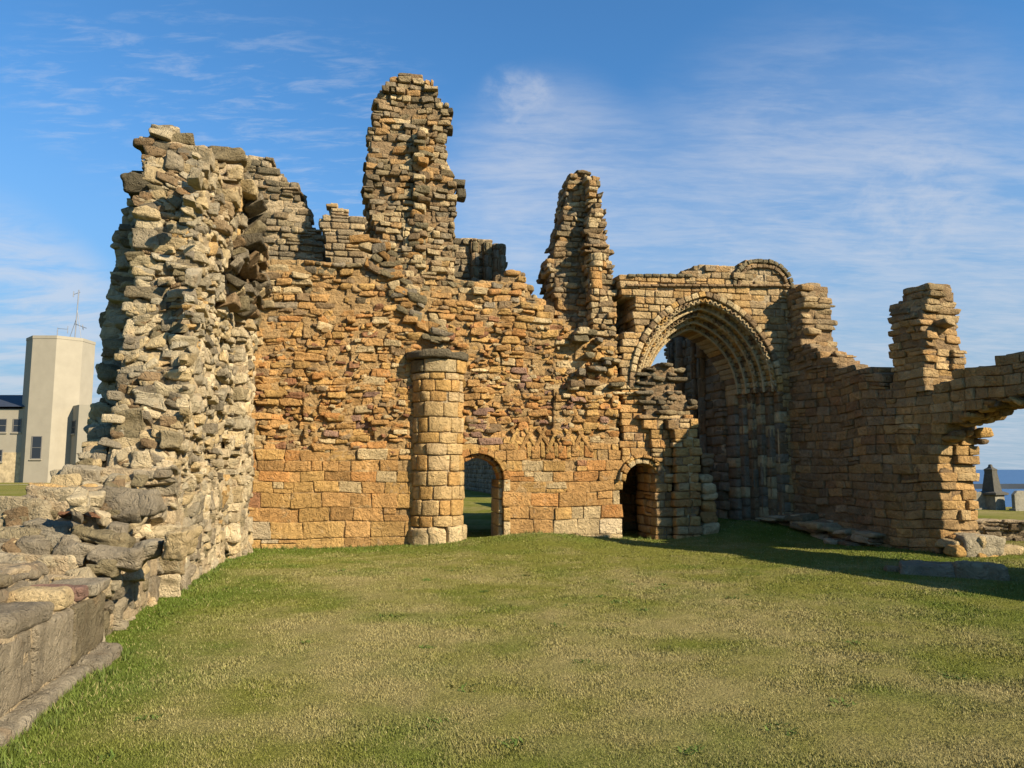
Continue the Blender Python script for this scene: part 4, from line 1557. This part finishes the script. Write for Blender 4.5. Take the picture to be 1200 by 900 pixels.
pa, pb = gp(906, 628), gp(1019, 641)
rubble_bank('rubble_bank', 'low bank of tumbled pale stones on the grass below the shaded side wall', pa[0], pa[1], pb[0] - .1, pb[1], .34, .9, 131, P(buff=3, pale=3, brown=2, olive=1), 90)
pa, pb = gp(1142, 633), gp(1290, 636)
lw = empty('boundary_wall', (pa[0] + 2, pa[1] + .3, 0), 'low dark stone wall beyond the broken arch in front of the gravestones', 'low wall')
fb = Frame(pa - np.array([1.0, -.1]), pb - pa, (-(pb - pa)[1], (pb - pa)[0]))
mb2 = Masonry(fb, 132)
mb2.lay(-.2, .42, lambda v: [(0, 9, 0, .5)], lambda v: .14, style_plain(P(dark=3, brown=3, grey=2), .4, .03, (.2, .5), .02, .2), lod=1)
mb2.build('masonry', MAT['stone'], lw)
q = gp(1160, 655)
mfs = Masonry(FX, 133)
mfs.stone((q[0] + .1, q[1] + .55, .18), (.38, .3, .2), PAL['ash'], lod=3, r=.09, jit=.25, rough=.03, lichen=.1)
tag(mfs.build('fallen_block', MAT['stone'], None, loc=(q[0], q[1], 0)), 'squarish grey fallen block on the grass at the foot of the right pier', 'stone block')
mfs = Masonry(FX, 134)
mfs.stone((q[0] + .72, q[1] + .8, .07), (.3, .22, .1), PAL['pale'], lod=3, r=.07, jit=.25, rough=.02, lichen=.1)
tag(mfs.build('fallen_block', MAT['stone'], None, loc=(q[0] + .7, q[1] + .7, 0)), 'flat low pale block on the grass, right of the squarish grey block', 'stone block')
s0, s1 = gp(1062, 676), gp(1140, 692)
fs_ = Frame(s0, (1, -.42), (.42, 1))
msl = Masonry(fs_, 135)
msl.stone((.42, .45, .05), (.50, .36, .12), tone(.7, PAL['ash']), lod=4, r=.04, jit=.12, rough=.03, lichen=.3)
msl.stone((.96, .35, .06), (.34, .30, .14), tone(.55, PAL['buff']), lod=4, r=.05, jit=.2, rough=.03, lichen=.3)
msl.stone((.05, .6, .0), (.30, .22, .07), PAL['olive'], lod=4, r=.04, jit=.2, rough=.03, lichen=.3)
tag(msl.build('stone_slab', MAT['stone'], None, loc=(s0[0] + .4, s0[1] + .1, 0)), 'flat grey stone slab lying on the lawn in the shadow in front of the right pier', 'slab')
q = gp(310, 634)
mfs = Masonry(FX, 136)
mfs.stone((q[0], q[1] - .1, .02 + float(ground_z(q[0], q[1]))), (.17, .12, .10), PAL['cream'], lod=3, r=.05, jit=.3, rough=.03)
tag(mfs.build('small_stone', MAT['stone'], None, loc=(q[0], q[1], 0)), 'small whitish stone in the grass at the left foot of the orange wall', 'stone')

# ---------------------------------------------------------------- gravestones beyond the arch
MAT['grave'] = plain_material('grave_stone', (0.20, 0.185, 0.14), .9, .35, 9.0, .6, stain=(0.09, 0.085, 0.06))
MAT['grave_dark'] = plain_material('dark_grave_stone', (0.075, 0.07, 0.055), .85, .3, 9.0, .5)


def extrude_profile(name, prof, y0, y1, mat, parent=None, loc=None, bev=.012):
    """vertical profile in x,z pulled along y with a small bevelled edge"""
    n = len(prof)
    cx = sum(p[0] for p in prof) / n
    cz = sum(p[1] for p in prof) / n
    rings = []
    for (y, k) in ((y0, 1), (y0 + bev, 0), (y1 - bev, 0), (y1, 1)):
        rings.append([(x - k * bev * (1 if x > cx else -1), y, z - k * bev * (1 if z > cz else -1) * (0.7)) for x, z in prof])
    V = [p for r in rings for p in r]
    F = []
    for i in range(3):
        for j in range(n):
            F.append((i * n + j, i * n + (j + 1) % n, (i + 1) * n + (j + 1) % n, (i + 1) * n + j))
    V.append((cx, y0, cz)); V.append((cx, y1, cz))
    F3 = []
    for j in range(n):
        F3.append((4 * n, (j + 1) % n, j))
        F3.append((4 * n + 1, 3 * n + j, 3 * n + (j + 1) % n))
    V = np.array(V) + (np.array(loc) if loc is not None else 0)
    return mesh_object(name, V, np.array(F), mat, parent, None, smooth=False, loc=loc, F3=np.array(F3))


def headstone(px, py, w, h, shape, label, yaw, mat):
    g = gp(px, py)
    prof = [(-w / 2, -.3), (w / 2, -.3)]
    if shape == 'round':
        prof += [(w / 2, h - w * .4)] + [(w / 2 * math.cos(a), h - w * .4 + w * .4 * math.sin(a)) for a in np.linspace(.2, math.pi - .2, 9)] + [(-w / 2, h - w * .4)]
    else:
        prof += [(w / 2, h * .82), (w * .25, h), (-w * .25, h), (-w / 2, h * .82)]
    root = empty('headstone', (g[0], g[1], 0), label, 'gravestone', 'gravestones on the cliff top lawn')
    o = extrude_profile('stone_slab', prof, -.07, .07, mat, root, None)
    base = extrude_profile('plinth', [(-w / 2 - .08, -.3), (w / 2 + .08, -.3), (w / 2 + .08, .1), (-w / 2 - .08, .1)], -.14, .14, mat, root, None)
    for c in (o, base):          # profile is local to the stone
        c.data.transform(__import__('mathutils').Matrix.Translation((g[0], g[1], 0)))
    root.rotation_euler = (0, 0, yaw)


headstone(1148, 598, .62, .72, 'round', 'round topped grey headstone left of the obelisk, half hidden by the lit pier', .15, MAT['grave'])
headstone(1196, 599, .72, .78, 'shoulder', 'grey headstone with cut shoulders at the right edge of the picture, right of the obelisk', .35, MAT['grave'])
g = gp(1164, 598)
ob = empty('obelisk', (g[0], g[1], 0), 'dark tapering obelisk gravestone with a pointed cap standing against the sea', 'gravestone', 'gravestones on the cliff top lawn')


def taper(name, secs, mat, parent, yaw=.45):
    V, F = [], []
    ca, sa = math.cos(yaw), math.sin(yaw)
    for (z, a) in secs:
        for (x, y) in ((-a, -a), (a, -a), (a, a), (-a, a)):
            V.append((g[0] + x * ca - y * sa, g[1] + x * sa + y * ca, z))
    for i in range(len(secs) - 1):
        for j in range(4):
            F.append((i * 4 + j, i * 4 + (j + 1) % 4, i * 4 + 4 + (j + 1) % 4, i * 4 + 4 + j))
    k = (len(secs) - 1) * 4
    F.append((k, k + 1, k + 2, k + 3))
    return mesh_object(name, np.array(V), np.array(F), mat, parent, None, smooth=False)


taper('pedestal', [(-.3, .31), (.56, .29), (.58, .29)], MAT['grave'], ob)
taper('cornice', [(.58, .30), (.61, .40), (.68, .40), (.74, .27)], MAT['grave_dark'], ob)
taper('shaft', [(.72, .25), (1.45, .16), (1.56, .16)], MAT['grave_dark'], ob)
taper('cap', [(1.555, .17), (1.60, .17), (1.66, .09), (1.71, .055), (1.78, .05), (1.80, .01)], MAT['grave_dark'], ob)

# harbour pier far out at sea
MAT['pier'] = plain_material('harbour_stone', (0.045, 0.055, 0.065), .9, .2, .05)
pr = tag(extrude_profile('harbour_pier', [(-700, -3), (900, -3), (900, 6.3), (880, 6.3), (880, 7.2), (-700, 7.2)], -7, 7, MAT['pier'], None, (900, 1150, -27), bev=.3), 'long dark harbour pier stretching across the sea behind the gravestones', 'pier')

# ---------------------------------------------------------------- the concrete tower block on the left
MAT['render'] = plain_material('pale_render', (0.30, 0.268, 0.20), .9, .08, .8, .25, stain=(0.24, 0.21, 0.155))
MAT['rubble_skin'] = plain_material('rubble_facing', (0.42, 0.33, 0.19), .9, .45, 2.2, 1.0)
MAT['slate'] = plain_material('slate_roof', (0.035, 0.042, 0.055), .6, .2, 2.0)
MAT['frame'] = plain_material('window_frame_paint', (0.16, 0.15, 0.13), .6, .1, 2.0)
MAT['metal'] = plain_material('aerial_metal', (0.25, 0.26, 0.27), .45, .1, 3.0, metal=.6)
mg, tg, bg_ = new_mat('window_glass')
bg_.inputs['Base Color'].default_value = (0.022, 0.026, 0.032, 1)
bg_.inputs['Roughness'].default_value = .12
bg_.inputs['Specular IOR Level'].default_value = .5
MAT['glass'] = mg


class Boxes:
    def __init__(s):
        s.V, s.F = [], []

    def prism(s, pts, z0, z1):
        n = len(pts)
        b = len(s.V)
        s.V += [(x, y, z0) for x, y in pts] + [(x, y, z1) for x, y in pts]
        for j in range(n):
            s.F.append((b + j, b + (j + 1) % n, b + n + (j + 1) % n, b + n + j))
        if n == 4:
            s.F.append((b + n, b + n + 1, b + n + 2, b + n + 3))
        elif n == 8:
            s.F.append((b + n, b + n + 1, b + n + 2, b + n + 3)); s.F.append((b + n, b + n + 3, b + n + 4, b + n + 7)); s.F.append((b + n + 4, b + n + 5, b + n + 6, b + n + 7))
        return s

    def bar(s, p, q, r):
        p, q = np.array(p, float), np.array(q, float)
        d = (q - p) / np.linalg.norm(q - p)
        a = np.cross(d, (0, 0, 1)) if abs(d[2]) < .9 else np.cross(d, (1, 0, 0))
        a /= np.linalg.norm(a)
        c = np.cross(d, a)
        b = len(s.V)
        for e in (p, q):
            for k in range(6):
                t = k * math.pi / 3
                s.V.append(tuple(e + r * (a * math.cos(t) + c * math.sin(t))))
        for k in range(6):
            s.F.append((b + k, b + (k + 1) % 6, b + 6 + (k + 1) % 6, b + 6 + k))
        return s

    def build(s, name, mat, parent=None):
        return mesh_object(name, np.array(s.V), np.array(s.F), mat, parent, None, smooth=False)


DB = 92.0
def bx(px, d=DB): return (px - 600) / 900.0 * d
def bz(py, d=DB): return EYE + (550 - py) / 900.0 * d


tb = empty('tower_building', (bx(66), DB + 4, 0), 'pale octagonal concrete tower with slit windows and lower wings far off at the left', 'building')
cxb, cyb = bx(65.5, DB + 4.2), DB + 4.2
RB = 3.8
oct_ = [(cxb + RB * math.cos(math.radians(a)), cyb + RB * math.sin(math.radians(a))) for a in np.arange(-112, 248, 45)]
top_z = bz(392, DB)
Boxes().prism(oct_, -.4, top_z).build('tower', MAT['render'], tb)
par = [(cxb + (x - cxb) * 1.012, cyb + (y - cyb) * 1.012) for x, y in oct_]
Boxes().prism(par, top_z - .25, top_z + .12).build('parapet', MAT['render'], tb)


def wall_window(p, q, t0, t1, z0, z1, parent, mull=1):
    """window in the vertical face from plan point p to q, between fractions t0 and t1"""
    p, q = np.array(p), np.array(q)
    e = (q - p) / np.linalg.norm(q - p)
    n = np.array([e[1], -e[0]])
    a, b = p + (q - p) * t0, p + (q - p) * t1
    def slab(a, b, z0, z1, o0, o1):
        return Boxes().prism([tuple(a + n * o1), tuple(b + n * o1), tuple(b + n * o0), tuple(a + n * o0)], z0, z1)
    fr = Boxes()
    th = .09
    for (s0, s1, y0, y1) in [(0, th, z0, z1), (1, -th, z0, z1)]:
        aa = a if s0 == 0 else b - e * th
        fr_ = slab(aa, aa + e * th, z0, z1, -.02, .06)
        off = len(fr.V); fr.V += fr_.V; fr.F += [tuple(i + off for i in f) for f in fr_.F]
    for (y0, y1) in [(z0, z0 + th), (z1 - th, z1), ((z0 + z1) / 2 - .03, (z0 + z1) / 2 + .03)]:
        fr_ = slab(a + e * th, b - e * th, y0, y1, -.02, .055)
        off = len(fr.V); fr.V += fr_.V; fr.F += [tuple(i + off for i in f) for f in fr_.F]
    w = fr.build('window', MAT['frame'], parent)
    slab(a + e * .02, b - e * .02, z0 + .02, z1 - .02, -.05, .02).build('pane', MAT['glass'], w)
    sl = slab(a - e * .1, b + e * .1, z0 - .14, z0 - .005, -.02, .14)
    sl.build('sill', MAT['render'], w)


def face(k): return oct_[k % 8], oct_[(k + 1) % 8]
# face 7: left of the front; face 0: front right
p, q = face(0)
wall_window(p, q, .25, .68, bz(538), bz(511), tb)
p, q = face(7)
p6, q6 = face(6)
for (y0, y1) in ((457, 432), (487, 468), (537, 510)):
    wall_window(p6, q6, .45, .8, bz(y0), bz(y1), tb)
# wings
D2_ = DB + 2
lwg = [(bx(-60, D2_), D2_), (bx(31, D2_), D2_), (bx(31, D2_), DB + 10), (bx(-60, D2_), DB + 10)]
Boxes().prism(lwg, bz(530), bz(478)).build('wing', MAT['render'], tb)
lw2 = [(bx(-60, D2_), DB + 1.93), (bx(30.5, D2_), DB + 1.93), (bx(30.5, D2_), DB + 10), (bx(-60, D2_), DB + 10)]
Boxes().prism(lw2, -.4, bz(530)).build('stone_base', MAT['rubble_skin'], tb)
for (x0, x1) in ((-26, -14), (-4, 8), (15, 25)):
    wall_window((bx(x0, D2_), DB + 2), (bx(x1, D2_), DB + 2), 0, 1, bz(507, D2_), bz(491, D2_), tb)
for (x0, x1) in ((-26, -14), (-6, 6)):
    wall_window((bx(x0, D2_), DB + 1.93), (bx(x1, D2_), DB + 1.93), 0, 1, bz(541), bz(526) - .05, tb)
rf = Boxes()
ze = bz(477, D2_)
V = [(bx(-62, D2_), DB + 1.6, ze), (bx(31, D2_), DB + 1.6, ze), (bx(31, D2_), DB + 12, ze), (bx(-62, D2_), DB + 12, ze), (bx(-40, DB + 7), DB + 7, bz(463, DB + 7)), (bx(40, DB + 7), DB + 7, bz(463, DB + 7))]
rf.V = V
rf.F = [(0, 1, 5, 4), (2, 3, 4, 5), (3, 0, 4, 4), (0, 3, 2, 1)]
rf.F = [(0, 1, 5, 4), (2, 3, 4, 5), (0, 3, 2, 1)]
rf.build('roof', MAT['slate'], tb)
rwg = [(bx(92), DB + 3.0), (bx(180), DB + 3.0), (bx(180), DB + 10), (bx(92), DB + 10)]
rwg = [(bx(80), DB + 2.2), (bx(92), DB + .6), (bx(185), DB + .6), (bx(185), DB + 9), ]
Boxes().prism([(bx(78, DB + 4), DB + 4.0), (bx(88.5), DB + .5), (bx(190), DB + 2.5), (bx(190), DB + 9)], -.4, bz(474)).build('wing', MAT['render'], tb)
wall_window((bx(78, DB + 4), DB + 4.0), (bx(88.5), DB + .5), .45, .8, bz(508), bz(492), tb)
rg = Boxes()
rg.V = [(bx(104), DB + 4, bz(474) + .05), (bx(190), DB + 4, bz(474) + .05), (bx(190), DB + 9, bz(452)), (bx(112), DB + 9, bz(452))]
rg.F = [(0, 1, 2, 3)]
rg.prism([(bx(104), DB + 4.02), (bx(190), DB + 4.02), (bx(190), DB + 9), (bx(112), DB + 9)], bz(474) + .01, bz(474) + .04)
rg.build('roof', MAT['slate'], tb)
# aerials
am = Boxes()
xm, ym = bx(81, cyb), cyb
am.bar((xm, ym, top_z - .3), (xm + .15, ym, bz(327)), .07)
am.bar((xm - .9, ym + .2, top_z), (xm + .1, ym, bz(362)), .035)
am.bar((xm + 1.0, ym - .2, top_z), (xm + .1, ym, bz(352)), .035)
am.bar((xm - .1, ym, bz(370)), (xm + 1.5, ym - .2, bz(376)), .05)
am.bar((xm + .9, ym, bz(371)), (xm + 1.0, ym, bz(378)), .05)
am.bar((xm - .5, ym, bz(333)), (xm + .3, ym, bz(330)), .035)
am.bar((xm - .5, ym, bz(336)), (xm - .5, ym, bz(329)), .06)
am.build('aerial_mast', MAT['metal'], tb)
am = Boxes()
am.bar((bx(60, cyb), ym, top_z - .3), (bx(60, cyb), ym, bz(375)), .05)
am.bar((bx(60, cyb), ym, bz(376)), (bx(72, cyb), ym, bz(377)), .03)
am.bar((bx(72, cyb), ym, bz(373)), (bx(72, cyb), ym, bz(382)), .04)
am.build('aerial_mast', MAT['metal'], tb)
# pale path in front of the building
MAT['path'] = plain_material('gravel_path', (0.42, 0.36, 0.22), .95, .2, 3.0, .3)
PX, PY = np.meshgrid(np.linspace(-110, -36, 38), [78.5, 81.0])
pv = np.column_stack([PX.ravel(), PY.ravel() + 0.3 * np.sin(PX.ravel() * .2), ground_z(PX.ravel(), PY.ravel()) + .03])
i = np.arange(37)
pf = np.column_stack([i, i + 1, i + 39, i + 38])
tag(mesh_object('path', pv, pf, MAT['path'], None, None, smooth=False), kind='structure')

# ---------------------------------------------------------------- grass blades on the lawn
def tufts(rs):
    """longer unmown tufts along the feet of the walls and flat rosettes of weeds in the turf"""
    spots = []
    def line(f, u0, u1, w, n):
        for u in rs.uniform(u0, u1, n):
            p = f.at(u, w + rs.uniform(-.14, .0))
            spots.append((p[0], p[1], rs.uniform(.035, .095), 9, .05))
    line(FM, .1, CU0 - .1, 0.0, 60)
    line(FM, CU0, CU1, -.42, 16)
    line(FM, DR + .2, D2L, 0.0, 50)
    line(FM, 8.0, 9.8, 0.0, 20)
    line(FL, 5.9, 9.0, .30, 70)
    line(FL, 9.0, 15.5, -.02, 60)
    line(FL, 0.5, 5.9, -.16, 60)
    line(FR, .4, 4.4, 0.0, 50)
    for k in range(46):
        d, a = rs.uniform(3.6, 13), rs.uniform(-.6, .6)
        spots.append((d * math.sin(a), d * math.cos(a), rs.uniform(.012, .03), 22, rs.uniform(.05, .14)))
    V, C = [], []
    for (x, y, h, n, rad) in spots:
        weed = n == 22
        z = float(ground_z(x, y))
        base = np.array([.072, .105, .018]) if weed else np.array([.10, .135, .03])
        for i in range(n):
            a, r = rs.uniform(0, 2 * math.pi), rad * math.sqrt(rs.random_sample())
            px, py = x + r * math.cos(a), y + r * math.sin(a)
            b = rs.uniform(0, 2 * math.pi)
            wd = .012 if weed else .005
            hh = h * rs.uniform(.5, 1.2)
            ln = (.05 if weed else .5 * hh) * rs.uniform(.5, 1.3)
            V += [(px - wd * math.cos(b), py - wd * math.sin(b), z), (px + wd * math.cos(b), py + wd * math.sin(b), z),
                  (px - math.sin(b) * ln, py + math.cos(b) * ln, z + hh)]
            C += [list(base * rs.uniform(.7, 1.35))] * 3
    return np.array(V), np.array(C)


def build_grass():
    rs = np.random.RandomState(5)
    N = 800000
    # denser close to where one stands, thinning out with distance
    d = 3.0 + 17.5 * rs.random_sample(N) ** 1.9
    ang = rs.uniform(-.72, .72, N)
    x, y = d * np.sin(ang) * 1.03, d * np.cos(ang)
    ok = np.ones(N, bool)
    def inside(f, u0, u1, w0, w1):
        r = np.column_stack([x, y]) - f.O
        u, w = r @ f.U, r @ f.W
        return (u > u0) & (u < u1) & (w > w0) & (w < w1)
    ok &= ~inside(FL, -2, 5.86, -.11, 6)
    ok &= ~inside(FL, 5.8, 16, 0.36, 6)
    ok &= ~inside(FM, -1, 9.9, 0.02, 1.2)
    ok &= ~inside(FR, -.5, 4.3, 0, .95)
    x, y = x[ok], y[ok]
    n = len(x)
    dist = np.hypot(x, y)
    z = ground_z(x, y)
    s, l = lawn_tint(x, y)
    edge = np.exp(-np.clip((np.column_stack([x, y]) - FL.O) @ -FL.W - .2, 0, 9) / .12) * (y < 6.4)
    h = (0.007 + 0.007 * rs.random_sample(n)) * (1 + .7 * l * rs.random_sample(n)) * (1 + .03 * dist) + .05 * edge * rs.random_sample(n)
    wd = 0.0017 * (1 + .24 * dist) * rs.uniform(.7, 1.3, n)
    a = rs.uniform(0, 2 * math.pi, n)
    b = rs.uniform(0, 2 * math.pi, n)
    lean = h * rs.uniform(.3, 1.3, n)
    dx, dy = np.cos(a) * wd, np.sin(a) * wd
    p0 = np.column_stack([x - dx, y - dy, z - .006])
    p1 = np.column_stack([x + dx, y + dy, z - .006])
    p2 = np.column_stack([x + np.cos(b) * lean, y + np.sin(b) * lean, z + h])
    V = np.stack([p0, p1, p2], 1).reshape(-1, 3)
    extra_v, extra_c = tufts(rs)
    c = turf_colour(x, y) * rs.normal(1.05, .12, n).clip(.7, 1.45)[:, None]
    dry = rs.random_sample(n) < (.05 + .22 * s)
    c[dry] = np.array([.29, .25, .10]) * rs.uniform(.7, 1.15, dry.sum())[:, None]
    c = np.concatenate([np.repeat(c, 3, axis=0), extra_c])
    V = np.concatenate([V, extra_v])
    n = len(V) // 3
    m, t, bsdf = new_mat('grass_blade')
    at = t.n('ShaderNodeAttribute', attribute_name='tint')
    t.l(at.outputs['Color'], bsdf.inputs['Base Color'])
    bsdf.inputs['Roughness'].default_value = .7
    bsdf.inputs['Specular IOR Level'].default_value = .15
    F3 = np.arange(3 * n).reshape(-1, 3)
    o = mesh_object('grass', V, None, m, None, np.column_stack([c, np.ones(len(c))]), smooth=False, F3=F3)
    tag(o, 'short patchy mown grass covering the lawn in front of the ruin', 'grass', kind='stuff')


build_grass()
